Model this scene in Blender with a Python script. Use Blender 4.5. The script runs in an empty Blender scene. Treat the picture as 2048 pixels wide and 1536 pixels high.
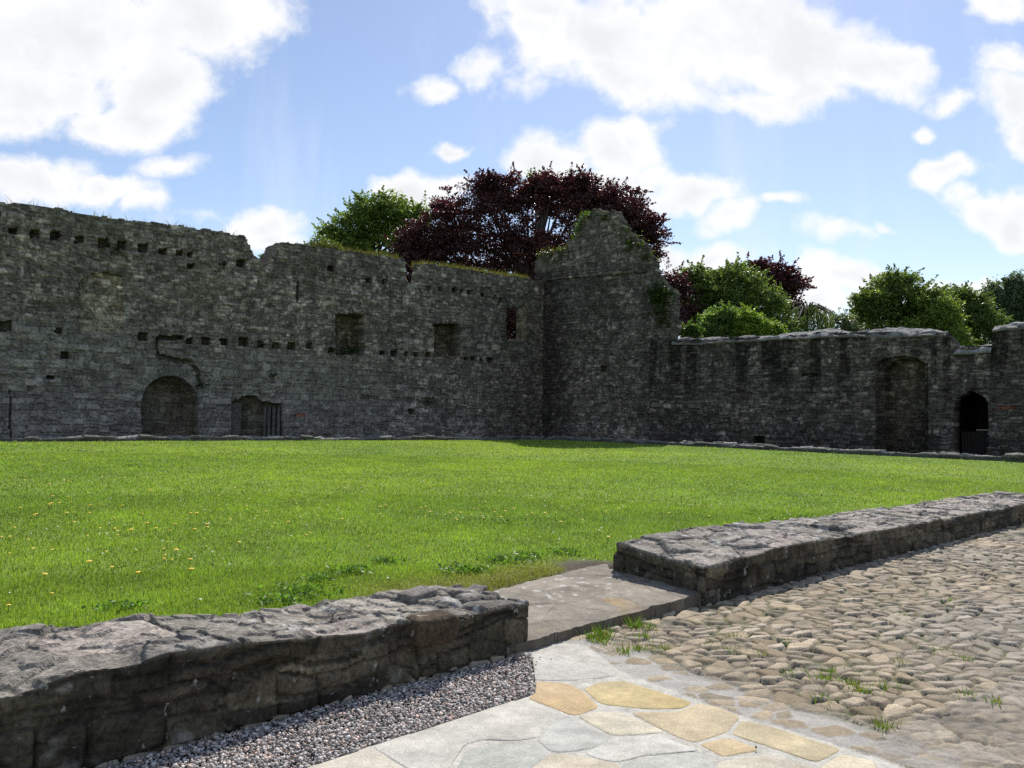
import bpy, math
import numpy as np
from mathutils import Matrix
R = math.radians
rng = np.random.default_rng(7)
scene = bpy.context.scene
COL = scene.collection

# ------------------------------------------------------------------ camera
EYE = np.array([0.0, 0.0, 1.6]); F = 1650.0
PITCH, ROLL = R(2.47), R(0.9)
_f = np.array([0, math.cos(PITCH), math.sin(PITCH)]); _u = np.array([0, -math.sin(PITCH), math.cos(PITCH)]); _r = np.array([1.0, 0, 0])
RT = _r*math.cos(ROLL) + _u*math.sin(ROLL); UP = _u*math.cos(ROLL) - _r*math.sin(ROLL)
cam = bpy.data.objects.new('camera', bpy.data.cameras.new('camera')); COL.objects.link(cam)
m = Matrix.Identity(4)
for i in range(3):
    m[i][0], m[i][1], m[i][2], m[i][3] = RT[i], UP[i], -_f[i], EYE[i]
cam.matrix_world = m
cam.data.sensor_width = 36; cam.data.lens = F/2048*36; cam.data.clip_end = 3000; cam.data.clip_start = 0.05
scene.camera = cam

# ------------------------------------------------------------------ sun, sky, exposure
SUN_EL, SUN_AZ = R(46), R(16)            # azimuth measured from +Y towards +X
sd = bpy.data.lights.new('sun', 'SUN'); sd.energy = 4.4; sd.angle = R(0.53); sd.color = (1.0, 0.95, 0.87)
sun = bpy.data.objects.new('sun', sd); COL.objects.link(sun)
sun.rotation_euler = (-(math.pi/2 - SUN_EL), 0, -SUN_AZ)
scene.view_settings.view_transform = 'Standard'; scene.view_settings.look = 'None'
scene.view_settings.exposure = 0.3; scene.view_settings.gamma = 1.0
scene.cycles.use_denoising = False
scene.cycles.max_bounces = 6; scene.cycles.diffuse_bounces = 3; scene.cycles.transmission_bounces = 4; scene.cycles.transparent_max_bounces = 6

def ray(px, py):
    d = _f*F + RT*(px-1024) - UP*(py-768)
    return d/np.linalg.norm(d)
def ground(px, py, z=0.0):
    d = ray(px, py); t = (z-EYE[2])/d[2]
    return EYE + d*t
def atY(px, py, Y):
    d = ray(px, py); return EYE + d*(Y/d[1])

class NB:                                   # node helper
    def __init__(s, nt): s.t = nt
    def n(s, typ, **kw):
        nd = s.t.nodes.new(typ)
        for k, v in kw.items():
            if k.startswith('_'): setattr(nd, k[1:], v)
        return nd
    def l(s, a, b): s.t.links.new(a, b)
    def math(s, op, a, b=None, clamp=False):
        nd = s.t.nodes.new('ShaderNodeMath'); nd.operation = op; nd.use_clamp = clamp
        for i, x in enumerate((a, b)):
            if x is None: continue
            if isinstance(x, (int, float)): nd.inputs[i].default_value = x
            else: s.l(x, nd.inputs[i])
        return nd.outputs[0]
    def vmath(s, op, a, b=None):
        nd = s.t.nodes.new('ShaderNodeVectorMath'); nd.operation = op
        for i, x in enumerate((a, b)):
            if x is None: continue
            if isinstance(x, (tuple, list)): nd.inputs[i].default_value = x
            else: s.l(x, nd.inputs[i])
        return nd.outputs[1] if op == 'LENGTH' else nd.outputs[0]
    def noise(s, vec, scale, detail=4, rough=.5, dist=0.0):
        nd = s.t.nodes.new('ShaderNodeTexNoise'); nd.inputs['Scale'].default_value = scale
        nd.inputs['Detail'].default_value = detail; nd.inputs['Roughness'].default_value = rough; nd.inputs['Distortion'].default_value = dist
        if vec is not None: s.l(vec, nd.inputs['Vector'])
        return nd.outputs['Fac']
    def ramp(s, val, a, b, lo=0.0, hi=1.0, smooth=True):
        nd = s.t.nodes.new('ShaderNodeMapRange'); nd.interpolation_type = 'SMOOTHSTEP' if smooth else 'LINEAR'
        s.l(val, nd.inputs[0]); nd.inputs[1].default_value = a; nd.inputs[2].default_value = b
        nd.inputs[3].default_value = lo; nd.inputs[4].default_value = hi
        return nd.outputs[0]
    def mix(s, fac, a, b, mode='MIX'):
        nd = s.t.nodes.new('ShaderNodeMix'); nd.data_type = 'RGBA'; nd.blend_type = mode
        for sock, x in ((nd.inputs[0], fac), (nd.inputs[6], a), (nd.inputs[7], b)):
            if isinstance(x, (int, float)): sock.default_value = x
            elif isinstance(x, (tuple, list)): sock.default_value = (*x[:3], 1)
            else: s.l(x, sock)
        return nd.outputs[2]

W = bpy.data.worlds.new("World"); scene.world = W; W.use_nodes = True
nt = W.node_tree; nt.nodes.clear(); B = NB(nt)
out = B.n('ShaderNodeOutputWorld')
sky = nt.nodes.new('ShaderNodeTexSky'); sky.sky_type = 'NISHITA'; sky.sun_disc = False
sky.sun_elevation = SUN_EL; sky.sun_rotation = SUN_AZ; sky.air_density = 1.0; sky.dust_density = 0.25; sky.ozone_density = 1.3
bg = nt.nodes.new('ShaderNodeBackground'); bg.inputs[1].default_value = 0.112
B.l(B.mix(1.0, sky.outputs[0], (1.03, .985, 1.0), 'MULTIPLY'), bg.inputs[0])
tc = nt.nodes.new('ShaderNodeTexCoord'); sep = nt.nodes.new('ShaderNodeSeparateXYZ'); B.l(tc.outputs['Generated'], sep.inputs[0])
ay = B.math('MAXIMUM', B.math('ABSOLUTE', sep.outputs[1]), 0.12)  # mirrors the clouds behind the view, unseen, added to neutralise the skylight
cu = B.math('DIVIDE', sep.outputs[0], ay); cv = B.math('DIVIDE', sep.outputs[2], ay)
comb = nt.nodes.new('ShaderNodeCombineXYZ'); B.l(cu, comb.inputs[0]); B.l(cv, comb.inputs[1])
uv = comb.outputs[0]
# the clouds of the day: direction (as photo pixel), half sizes, weight
CLOUDS = [(150,60,330,130,1),(400,40,170,120,1),(60,180,230,90,1),(330,150,130,110,1),(300,225,110,65,.8),(200,240,120,50,.8),(0,230,150,50,.9),(520,20,90,80,.6),
 (60,350,150,62,1),(200,372,115,40,1),(280,398,60,28,.6),(340,332,66,24,.6),(400,420,50,20,.3),
 (535,440,88,48,1),(560,480,80,40,.9),(480,448,45,30,.7),(850,378,112,36,.95),(905,372,50,30,.8),(900,283,38,27,.85),(870,168,45,30,.55),(980,140,52,45,.5),
 (1200,60,220,110,1),(1420,60,280,150,1),(1600,110,230,110,1),(1760,130,130,75,1),(1500,190,230,55,.9),(1250,150,190,60,.9),(1080,90,90,110,.9),(1100,10,150,50,.9),
 (1090,312,120,52,1),(1225,290,110,62,1),(1290,262,60,40,.8),(1240,345,130,40,.9),(1380,385,110,42,.9),(1440,430,62,42,.9),(1170,380,130,26,.6),
 (1420,520,110,40,.75),(1680,560,120,50,.95),(1640,610,110,40,.9),(1820,575,110,30,.7),(1950,580,90,24,.7),(1560,408,50,18,.55),(1690,462,80,26,.5),(1760,445,40,18,.5),(1350,510,60,35,.7),
 (2000,210,80,85,.9),(2040,270,80,60,.95),(1910,215,50,30,.6),(2000,130,60,40,.7),(1905,350,76,36,1),(1995,415,85,55,1),(2040,440,70,50,1),(1850,276,26,16,.6),(2010,15,110,36,.75),
 (2300,200,220,120,1),(2500,420,300,90,1),(-250,180,250,120,1),(-500,380,300,80,1),(500,-350,400,150,1),(1500,-500,500,160,.9),(900,-900,500,160,1)]
warp = nt.nodes.new('ShaderNodeTexNoise'); warp.inputs['Scale'].default_value = 9; warp.inputs['Detail'].default_value = 5; B.l(uv, warp.inputs['Vector'])
w1 = B.vmath('SUBTRACT', warp.outputs['Color'], (.5, .5, .5)); w2 = B.vmath('MULTIPLY', w1, (.12, .085, 0)); uvw = B.vmath('ADD', uv, w2)
acc = None
for (cx, cy, rx, ry, wt) in CLOUDS:
    d = ray(cx, cy); c = (d[0]/d[1], d[2]/d[1], 0)
    v = B.vmath('MULTIPLY', B.vmath('SUBTRACT', uvw, c), (F/rx/1.04, F/ry/1.04, 0))
    e = B.math('MULTIPLY', B.math('SUBTRACT', 1.0, B.vmath('LENGTH', v)), wt)
    acc = e if acc is None else B.math('SMOOTH_MAX' if False else 'MAXIMUM', acc, e)
fb = B.noise(uv, 9.5, 12, .60, .1)
dens = B.math('ADD', acc, B.math('MULTIPLY', B.math('SUBTRACT', fb, .5), 1.9))
frz = B.noise(uvw, 26, 8, .68); dens = B.math('ADD', dens, B.math('MULTIPLY', B.math('SUBTRACT', frz, .5), .55)); mask = B.ramp(dens, -0.16, 0.50)
# thin cirrus
stv = nt.nodes.new('ShaderNodeMapping'); stv.inputs['Rotation'].default_value = (0, 0, R(-25)); stv.inputs['Scale'].default_value = (9, 1.6, 1)
B.l(uv, stv.inputs[0]); ci = B.ramp(B.noise(stv.outputs[0], 1.1, 6, .6, .4), .48, .8, 0, .22)
horizon = B.ramp(cv, .02, .30, .14, .02)
mask2 = B.math('MAXIMUM', mask, B.math('ADD', ci, horizon), )
mask2 = B.math('MINIMUM', mask2, .97)
sh = B.noise(uvw, 5.0, 6, .55)
ccol = B.mix(B.ramp(B.math('ADD', B.math('MULTIPLY', dens, -.40), B.noise(B.vmath('ADD', uvw, (.02, .03, 0)), 6.0, 7, .6)), .0, .42), (.86, .875, .895), (1.02, 1.02, 1.02))
bgc = nt.nodes.new('ShaderNodeBackground'); bgc.inputs[1].default_value = 0.83; B.l(ccol, bgc.inputs[0])
ms = nt.nodes.new('ShaderNodeMixShader'); B.l(mask2, ms.inputs[0]); B.l(bg.outputs[0], ms.inputs[1]); B.l(bgc.outputs[0], ms.inputs[2])
B.l(ms.outputs[0], out.inputs[0])

# ------------------------------------------------------------------ numpy noise
def h01(*k):
    a = np.zeros(np.shape(k[0]), dtype=np.uint64)
    for i, x in enumerate(k):
        a = (a ^ (np.asarray(x).astype(np.int64).astype(np.uint64) * np.uint64(0x9E3779B97F4A7C15 + 2*i*7919))) * np.uint64(0xBF58476D1CE4E5B9)
        a ^= a >> np.uint64(29)
    a = a * np.uint64(0x94D049BB133111EB); a ^= a >> np.uint64(32)
    return (a & np.uint64(0xFFFFFF)).astype(np.float64)/float(0xFFFFFF)
def sm(a, b, x):
    t = np.clip((x-a)/(b-a), 0, 1); return t*t*(3-2*t)
def vnoise(x, y, seed=0):
    ix, iy = np.floor(x), np.floor(y); fx, fy = x-ix, y-iy
    fx = fx*fx*(3-2*fx); fy = fy*fy*(3-2*fy)
    g = lambda a, b: h01(ix+a, iy+b, np.full(np.shape(ix), seed))
    return (g(0,0)*(1-fx)+g(1,0)*fx)*(1-fy) + (g(0,1)*(1-fx)+g(1,1)*fx)*fy
def fbm(x, y, seed=0, o=4):
    s = 0; a = .5; t = 0
    for i in range(o):
        s = s + a*vnoise(x*2**i+i*17.3, y*2**i+i*9.1, seed+i); t += a; a *= .5
    return s/t
def vnoise3(x, y, z, seed=0):
    return (vnoise(x+z*.31, y+z*.7, seed)+vnoise(y-x*.4, z+x*.3, seed+5)+vnoise(z+y*.2, x-z*.5, seed+9))/3
def fbm3(x, y, z, seed=0, o=3):
    s = 0; a = .5; t = 0
    for i in range(o):
        s = s + a*vnoise3(x*2**i, y*2**i, z*2**i, seed+i); t += a; a *= .5
    return s/t
def voro2(u, v, seed=0, ju=.9, jv=.9):
    iu, iv = np.floor(u), np.floor(v); S = np.full(np.shape(u), seed)
    f1 = np.full(np.shape(u), 9.); f2 = f1.copy(); idu = np.zeros(np.shape(u)); idv = idu.copy(); du = idu.copy(); dv = idu.copy()
    for a in (-1, 0, 1):
        for b in (-1, 0, 1):
            cu_, cv_ = iu+a, iv+b
            x = cu_+.5+(h01(cu_, cv_, S)-.5)*ju; y = cv_+.5+(h01(cu_, cv_, S+77)-.5)*jv
            d = np.hypot(u-x, v-y); n1 = d < f1
            f2 = np.where(n1, f1, np.minimum(f2, d)); f1 = np.where(n1, d, f1)
            idu = np.where(n1, cu_, idu); idv = np.where(n1, cv_, idv); du = np.where(n1, u-x, du); dv = np.where(n1, v-y, dv)
    return f1, f2, idu, idv, du, dv
def voro3(x, y, z, seed=0, j=.85):
    ix, iy, iz = np.floor(x), np.floor(y), np.floor(z); S = np.full(np.shape(x), seed)
    f1 = np.full(np.shape(x), 9.); f2 = f1.copy(); ids = [np.zeros(np.shape(x)) for _ in range(3)]; ds = [np.zeros(np.shape(x)) for _ in range(3)]
    for a in (-1, 0, 1):
        for b in (-1, 0, 1):
            for c in (-1, 0, 1):
                k = (ix+a, iy+b, iz+c)
                q = [k[i]+.5+(h01(*k, S+31*i)-.5)*j for i in range(3)]
                dd = (x-q[0], y-q[1], z-q[2]); d = np.sqrt(dd[0]**2+dd[1]**2+dd[2]**2); n1 = d < f1
                f2 = np.where(n1, f1, np.minimum(f2, d)); f1 = np.where(n1, d, f1)
                for i in range(3):
                    ids[i] = np.where(n1, k[i], ids[i]); ds[i] = np.where(n1, dd[i], ds[i])
    return f1, f2, ids, ds
def inpoly(x, y, poly):
    r = np.zeros(np.shape(x), bool); n = len(poly)
    for i in range(n):
        x1, y1 = poly[i]; x2, y2 = poly[(i+1) % n]
        if y1 == y2: continue
        c = ((y1 > y) != (y2 > y)) & (x < (x2-x1)*(y-y1)/(y2-y1)+x1)
        r ^= c
    return r
def polydist(x, y, poly, closed=True):
    d = np.full(np.shape(x), 1e9); n = len(poly)
    for i in range(n if closed else n-1):
        x1, y1 = poly[i]; x2, y2 = poly[(i+1) % n]; ex, ey = x2-x1, y2-y1
        t = np.clip(((x-x1)*ex+(y-y1)*ey)/(ex*ex+ey*ey+1e-12), 0, 1)
        d = np.minimum(d, np.hypot(x-x1-t*ex, y-y1-t*ey))
    return d

# ------------------------------------------------------------------ meshes, tags, materials
def mesh(name, V, faces, mat, col=None, parent=None, smooth=False, loc=None):
    """faces: (n,k) int array or list of such arrays; loc: world place of the object's origin"""
    V = np.asarray(V, float)
    if isinstance(faces, np.ndarray): faces = [faces]
    faces = [np.asarray(f, np.int64) for f in faces if len(f)]
    used = np.unique(np.concatenate([f.ravel() for f in faces])); mp = np.full(len(V), -1, np.int64); mp[used] = np.arange(len(used))
    V = V[used]; faces = [mp[f] for f in faces]
    if col is not None: col = np.asarray(col)[used]
    if parent is not None: base = np.array(parent['_o']) if '_o' in parent else np.zeros(3)
    else: base = np.zeros(3) if loc is None else np.asarray(loc, float)
    me = bpy.data.meshes.new(name)
    me.vertices.add(len(V)); me.vertices.foreach_set('co', (V-base).ravel())
    nl = sum(f.size for f in faces); npoly = sum(len(f) for f in faces)
    me.loops.add(nl); me.loops.foreach_set('vertex_index', np.concatenate([f.ravel() for f in faces]).astype(np.int32))
    tot = np.concatenate([np.full(len(f), f.shape[1]) for f in faces]); st = np.concatenate([[0], np.cumsum(tot)[:-1]])
    me.polygons.add(npoly); me.polygons.foreach_set('loop_start', st.astype(np.int32)); me.polygons.foreach_set('loop_total', tot.astype(np.int32))
    me.polygons.foreach_set('use_smooth', np.full(npoly, smooth))
    if col is not None:
        a = me.color_attributes.new('col', 'FLOAT_COLOR', 'POINT')
        c4 = np.ones((len(V), 4)); c4[:, :3] = col; a.data.foreach_set('color', c4.ravel())
    me.materials.append(mat); me.update(calc_edges=True); me.validate()
    o = bpy.data.objects.new(name, me); COL.objects.link(o)
    if parent is not None: o.parent = parent
    else: o.location = base; o['_o'] = list(base)
    return o
def empty(name, loc):
    o = bpy.data.objects.new(name, None); COL.objects.link(o); o.location = loc; o['_o'] = list(map(float, loc)); o.empty_display_size = .2
    return o
def tag(o, label=None, cat=None, group=None, kind=None):
    if label: o['label'] = label
    if cat: o['category'] = cat
    if group: o['group'] = group
    if kind: o['kind'] = kind
    return o
def grid_faces(ny, nx):
    i = np.arange(ny-1)[:, None]*nx+np.arange(nx-1)[None, :]
    return np.stack([i, i+1, i+nx+1, i+nx], -1).reshape(-1, 4)

def mat_stone(name, fine=30, amt=.35, rough=.9, bump=.4, spots=None, spec=.25):
    m_ = bpy.data.materials.new(name); m_.use_nodes = True; t = m_.node_tree; b = NB(t); p = t.nodes['Principled BSDF']
    at = t.nodes.new('ShaderNodeAttribute'); at.attribute_name = 'col'
    g = t.nodes.new('ShaderNodeNewGeometry'); pos = g.outputs['Position']
    n1 = b.noise(pos, fine, 6, .65); n2 = b.noise(pos, fine*.22, 4, .6)
    f = b.math('MULTIPLY', b.ramp(n1, .3, .7, 1-amt, 1+amt, False), b.ramp(n2, .3, .7, 1-amt*.6, 1+amt*.6, False))
    c = b.mix(1.0, at.outputs['Color'], f, 'MULTIPLY')
    if spots:
        sc, thr, colr, am = spots
        s1 = b.ramp(b.noise(pos, sc, 5, .6, .2), thr, thr+.06, 0, am)
        c = b.mix(s1, c, colr)
    b.l(c, p.inputs['Base Color']); p.inputs['Roughness'].default_value = rough; p.inputs['Specular IOR Level'].default_value = spec
    bp = t.nodes.new('ShaderNodeBump'); bp.inputs['Strength'].default_value = bump; bp.inputs['Distance'].default_value = .02
    b.l(n1, bp.inputs['Height']); b.l(bp.outputs[0], p.inputs['Normal'])
    return m_
def mat_leaf(name, trans=.45, rough=.45, spec=.4, tint=(1.1, 1.25, .5)):
    m_ = bpy.data.materials.new(name); m_.use_nodes = True; t = m_.node_tree; b = NB(t); p = t.nodes['Principled BSDF']
    at = t.nodes.new('ShaderNodeAttribute'); at.attribute_name = 'col'
    b.l(at.outputs['Color'], p.inputs['Base Color']); p.inputs['Roughness'].default_value = rough; p.inputs['Specular IOR Level'].default_value = spec
    tr = t.nodes.new('ShaderNodeBsdfTranslucent'); b.l(b.mix(1.0, at.outputs['Color'], tint, 'MULTIPLY'), tr.inputs[0])
    ms_ = t.nodes.new('ShaderNodeMixShader'); ms_.inputs[0].default_value = trans
    b.l(p.outputs[0], ms_.inputs[1]); b.l(tr.outputs[0], ms_.inputs[2]); b.l(ms_.outputs[0], t.nodes['Material Output'].inputs[0])
    return m_
def mat_plain(name, colr, rough=.8, var=.25, scale=20):
    m_ = bpy.data.materials.new(name); m_.use_nodes = True; t = m_.node_tree; b = NB(t); p = t.nodes['Principled BSDF']
    g = t.nodes.new('ShaderNodeNewGeometry'); n1 = b.noise(g.outputs['Position'], scale, 5, .6)
    b.l(b.mix(1.0, colr, b.ramp(n1, .3, .7, 1-var, 1+var, False), 'MULTIPLY'), p.inputs['Base Color']); p.inputs['Roughness'].default_value = rough
    return m_
M_WALL = mat_stone('rubble_stone', 13, .6, .95, .7, (7.5, .63, (.27, .27, .25), .6), .1)
M_NEAR = mat_stone('weathered_slab', 38, .6, .9, .8, (11, .64, (.42, .41, .37), .7), .2)
M_FACE = M_NEAR
M_PATH = mat_stone('cobble_stone', 55, .24, .85, .35, (14, .68, (.36, .33, .28), .5), .2)
M_FLAG = mat_stone('flagstone', 75, .24, .8, .3, (5, .64, (.30, .285, .25), .35), .25)
M_GRAVEL = mat_stone('gravel_pebble', 90, .2, .7, .15, None, .35)
M_KERB = mat_stone('kerb_stone', 20, .3, .9, .4, None, .2)
M_LEAF = mat_leaf('foliage', .5, .42, .4, (1.15, 1.2, .55))
M_BEECH = mat_leaf('copper_foliage', .22, .38, .5, (1.6, .5, .6))
M_GRASS = mat_leaf('grass_blade', .5, .45, .35, (1.1, 1.15, .5))
M_LAWN = mat_stone('lawn_soil', 18, .3, .95, .3, None, .1)
M_BARK = mat_plain('bark', (.05, .042, .035), .9)
M_WOOD = mat_plain('dark_wood', (.025, .02, .016), .8)
M_RAIL = mat_plain('pale_wood', (.42, .38, .31), .7)
M_YEL = mat_plain('dandelion_yellow', (.82, .52, .02), .6, .12, 60)
M_YEL2 = mat_plain('buttercup_yellow', (.80, .62, .04), .6, .12, 60)
M_WHITE = mat_plain('daisy_white', (.8, .8, .76), .6, .05, 60)
M_STEM = mat_plain('stem_green', (.08, .16, .03), .6)

# ------------------------------------------------------------------ low wall line on the path (near cloister wall)
P1 = ground(190, 1536)[:2]; P2 = ground(1057, 1300)[:2]; P3 = ground(1405, 1212)[:2]; P4 = ground(2048, 1047)[:2]
LD = (P4-P2)/np.linalg.norm(P4-P2); LN = np.array([-LD[1], LD[0]])          # along (to the right), away from the path
def ts(X, Y): return (X-P2[0])*LD[0]+(Y-P2[1])*LD[1], (X-P2[0])*LN[0]+(Y-P2[1])*LN[1]
GAP = float((P3-P2)@LD)
# far ruin: two wall lines meeting in the corner
CORN = atY(1083, 840, 44.0)[:2]; LEFT = atY(0, 823, 29.0)[:2]; RIGHT = atY(1940, 855, 31.0)[:2]
DL = (LEFT-CORN)/np.linalg.norm(LEFT-CORN); DR = (RIGHT-CORN)/np.linalg.norm(RIGHT-CORN)
NL = np.array([-DL[1], DL[0]]); NL = NL if NL@(-CORN) > 0 else -NL
NR = np.array([-DR[1], DR[0]]); NR = NR if NR@(-CORN) > 0 else -NR
KOFF = 4.9
def far_s(X, Y):                                          # distance of a point in front of either far wall
    return np.minimum((X-CORN[0])*NL[0]+(Y-CORN[1])*NL[1], (X-CORN[0])*NR[0]+(Y-CORN[1])*NR[1])
def lawn_z(X, Y, sheet=False):
    t, s = ts(X, Y)
    fk = np.maximum(far_s(X, Y)-KOFF, 0); sq = np.maximum(s-.8, 0); z = .15+(.55-.15*sm(2, 16, X))*sq/(sq+fk+.01) + .03*(fbm(X*.35, Y*.35, 3)-.5)
    if sheet:
        gap = sm(-.25, .0, t)*(1-sm(GAP+.0, GAP+.25, t))
        edge = .35+gap*(.55+.3*np.clip(t/GAP, 0, 1))
        z = z - .35*(1-sm(edge, edge+.25, s))
    return z

# ------------------------------------------------------------------ ground, lawn
gx = np.array([-1500, 1500.]); gV = np.array([[-1500, -1500, -.35], [1500, -1500, -.35], [1500, 1500, -.35], [-1500, 1500, -.35]], float)
o = mesh('ground', gV, np.array([[0, 1, 2, 3]]), mat_plain('ground_grass', (.07, .11, .03), .95, .3, .4)); tag(o, kind='structure')
xs = np.arange(-32, 30, .2); ys = np.arange(2.0, 42, .2); X, Y = np.meshgrid(xs, ys)
t_, s_ = ts(X, Y); Z = lawn_z(X, Y, True)
fs = far_s(X, Y)
soil = np.zeros(X.shape)
def lawn_colour(X, Y):
    n = fbm(X*.25, Y*.25, 41, 4); n2 = fbm(X*1.3, Y*1.3, 47, 3)
    n0 = fbm(X*.09+3, Y*.16, 43, 3); g = np.stack([.212+.13*(n-.5)+.07*(n2-.5)+.07*(n0-.5), .312+.14*(n-.5)+.10*(n2-.5)+.06*(n0-.5), .052+0*n], -1)
    t, s = ts(X, Y)
    dry = sm(.0, .35, t+.5)*(1-sm(GAP-.2, GAP+.5, t))*(1-sm(1.2, 2.2+.5*(n2-.5), s))
    g = g*(1-dry[..., None]*.75)+np.array([.20, .175, .06])*dry[..., None]*.75
    return g, dry
gc, dry = lawn_colour(X, Y)
bare = ((X-ground(1190, 1133, .16)[0])/.42)**2+((Y-ground(1190, 1133, .16)[1])/.33)**2
bare = np.clip(1.3-bare, 0, 1)[..., None]
lc = gc*.75*(1-bare)+np.array([.13, .11, .09])*bare
cells = grid_faces(*X.shape); cxm = X.ravel()[cells].mean(1); cym = Y.ravel()[cells].mean(1)
tt, ss = ts(cxm, cym)
keep = (ss > .3) & (far_s(cxm, cym) > KOFF-.1)
o = mesh('lawn', np.stack([X, Y, Z], -1).reshape(-1, 3), cells[keep], M_LAWN, lc.reshape(-1, 3), smooth=True); tag(o, kind='structure')

def blades(n, dmin, dmax, w, h, seed, ang=36):
    r = np.random.default_rng(seed)
    d = np.sqrt(r.uniform(dmin**2, dmax**2, n)); a = R(1)*r.uniform(-ang, ang, n)
    x, y = d*np.sin(a), d*np.cos(a)
    t, s = ts(x, y)
    gap = (t > -.15) & (t < GAP+.1)
    ok = (s > np.where(gap, .99+.3*np.clip(t/GAP, 0, 1)+.1*fbm(x*3, y*3, 5), .42)) & (far_s(x, y) > KOFF+.12)
    b0 = ground(1190, 1133, .16); bb = ((x-b0[0])/.40)**2+((y-b0[1])/.30)**2
    ok &= (bb > .6+.9*r.random(n))
    x, y = x[ok], y[ok]; n = len(x)
    z = lawn_z(x, y)
    g, dry = lawn_colour(x, y)
    cl = fbm(x*2.2, y*2.2, 91, 3)
    g = g*(.72+.75*r.random(n)+.8*(cl-.5))[:, None]
    yel = r.random(n) < .05+.2*dry
    g[yel] = g[yel]*.5+np.array([.24, .21, .08])*.6
    hh = h*(.5+.9*r.random(n))*(1-.55*dry)*(.75+.6*cl); th = r.uniform(0, 2*np.pi, n); lean = hh*r.uniform(.1, .9, n); ph = r.uniform(0, 2*np.pi, n)
    ww = w*(.6+.8*r.random(n))
    bx, by = np.cos(th)*ww/2, np.sin(th)*ww/2
    mx, my = np.cos(ph)*lean*.35, np.sin(ph)*lean*.35
    V = np.empty((n, 5, 3))
    V[:, 0] = np.stack([x-bx, y-by, z-.01], -1); V[:, 1] = np.stack([x+bx, y+by, z-.01], -1)
    V[:, 2] = np.stack([x+bx*.8+mx, y+by*.8+my, z+hh*.6], -1); V[:, 3] = np.stack([x-bx*.8+mx, y-by*.8+my, z+hh*.6], -1)
    V[:, 4] = np.stack([x+mx*2.86, y+my*2.86, z+hh], -1)
    C = np.repeat(g[:, None, :], 5, 1)
    i = np.arange(n)[:, None]*5
    return V.reshape(-1, 3), C.reshape(-1, 3), i+np.array([0, 1, 2, 3]), i+np.array([3, 2, 4])
parts = [blades(150000, 4.2, 8, .005, .036, 1, 38), blades(140000, 8, 14, .008, .034, 2), blades(130000, 14, 24, .014, .032, 3), blades(100000, 24, 42, .026, .03, 4)]
off = 0; Vs, Cs, Q, T = [], [], [], []
for v, c, q, t in parts:
    Vs.append(v); Cs.append(c); Q.append(q+off); T.append(t+off); off += len(v)
o = mesh('grass', np.concatenate(Vs), [np.concatenate(Q), np.concatenate(T)], M_GRASS, np.concatenate(Cs)); tag(o, 'bright green mown lawn grass of the cloister garth', 'grass', kind='stuff')

# ------------------------------------------------------------------ cobbled path sheet, flagstones, gravel
def gp(pts, z=0.0): return [tuple(ground(x, y, z)[:2]) for x, y in pts]
Zm = lambda pts: [(1000+x/3.2, 1260+y/3.2) for x, y in pts]
FLAGS = [  # photo outline, colour
 (Zm([(207,150),(235,316),(480,314),(742,290),(640,250),(500,212),(400,182),(280,160)]), (.52,.52,.49)),
 (Zm([(240,328),(440,345),(515,385),(625,488),(500,536),(450,536),(185,432),(240,404)]), (.56,.40,.20)),
 (Zm([(545,378),(640,338),(790,326),(1222,460),(1150,497),(940,498),(655,468)]), (.55,.42,.16)),
 (Zm([(505,552),(640,522),(790,532),(1045,650),(870,660),(725,672)]), (.62,.56,.42)),
 (Zm([(845,528),(1150,524),(1262,474),(1380,490),(1525,550),(1440,648),(1240,714),(1105,658)]), (.57,.47,.30)),
 (Zm([(1285,727),(1470,690),(1632,752),(1636,768),(1430,804)]), (.55,.42,.22)),
 ([(1486,1441),(1560,1459),(1679,1497),(1629,1522),(1469,1468)], (.56,.47,.29)),
 ([(1645,1536),(1684,1509),(1748,1522),(1752,1560),(1690,1575)], (.60,.52,.36)),
 ([(1056,1398),(1104,1422),(1098,1436),(1068,1474),(1019,1480),(968,1476),(925,1490),(900,1535),(860,1560),(750,1492),(1000,1411)], (.56,.55,.50)),
 (Zm([(255,700),(372,553),(460,562),(694,680),(640,738),(420,776),(325,768)]), (.45,.46,.44)),
 (Zm([(548,788),(722,704),(1000,670),(1180,742),(1272,770),(900,796),(780,836),(690,832)]), (.58,.57,.50)),
 ([(1001,1489),(1060,1486),(1092,1503),(1058,1540),(1030,1580),(930,1580),(918,1538),(938,1498)], (.42,.44,.41)),
 (Zm([(200,890),(330,792),(520,812),(740,852),(770,900),(700,1000),(250,1000)]), (.55,.49,.38)),
 (Zm([(790,888),(832,842),(1000,812),(1295,792),(1365,885),(1340,1000),(830,1000)]), (.45,.47,.44)),
 (Zm([(1410,842),(1720,794),(2000,880),(2060,1000),(1400,1000)]), (.53,.49,.40)),
 ([(740,1496),(850,1565),(760,1640),(560,1640),(590,1545)], (.58,.55,.47)),
]
FL_OUT = gp([(1062,1300),(1110,1282),(1175,1290),(1240,1340),(1400,1400),(1490,1432),(1680,1490),(1760,1515),(1900,1570),(1900,1700),(500,1700),(500,1580),(600,1538),(740,1491),(1000,1408),(1073,1386)])
GRAV = gp([(1062,1304),(1074,1386),(1000,1409),(740,1492),(600,1540),(480,1600),(0,1760),(-200,1640),(190,1540),(700,1397)])
MORT = gp([(1062,1300),(1110,1280),(1200,1288),(1290,1320),(1340,1350),(1450,1385),(1540,1420),(1640,1445),(1740,1480),(1850,1515),(1990,1580),(1900,1700),(500,1700),(500,1580),(1073,1386)])
ROCK = gp([(1760,1545),(1850,1500),(1900,1460),(1960,1440),(2048,1400),(2200,1350),(2300,1600),(1900,1650)])
res = .0125
xs = np.arange(-3.4, 9.6, res); ys = np.arange(2.7, 15.5, res)
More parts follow.
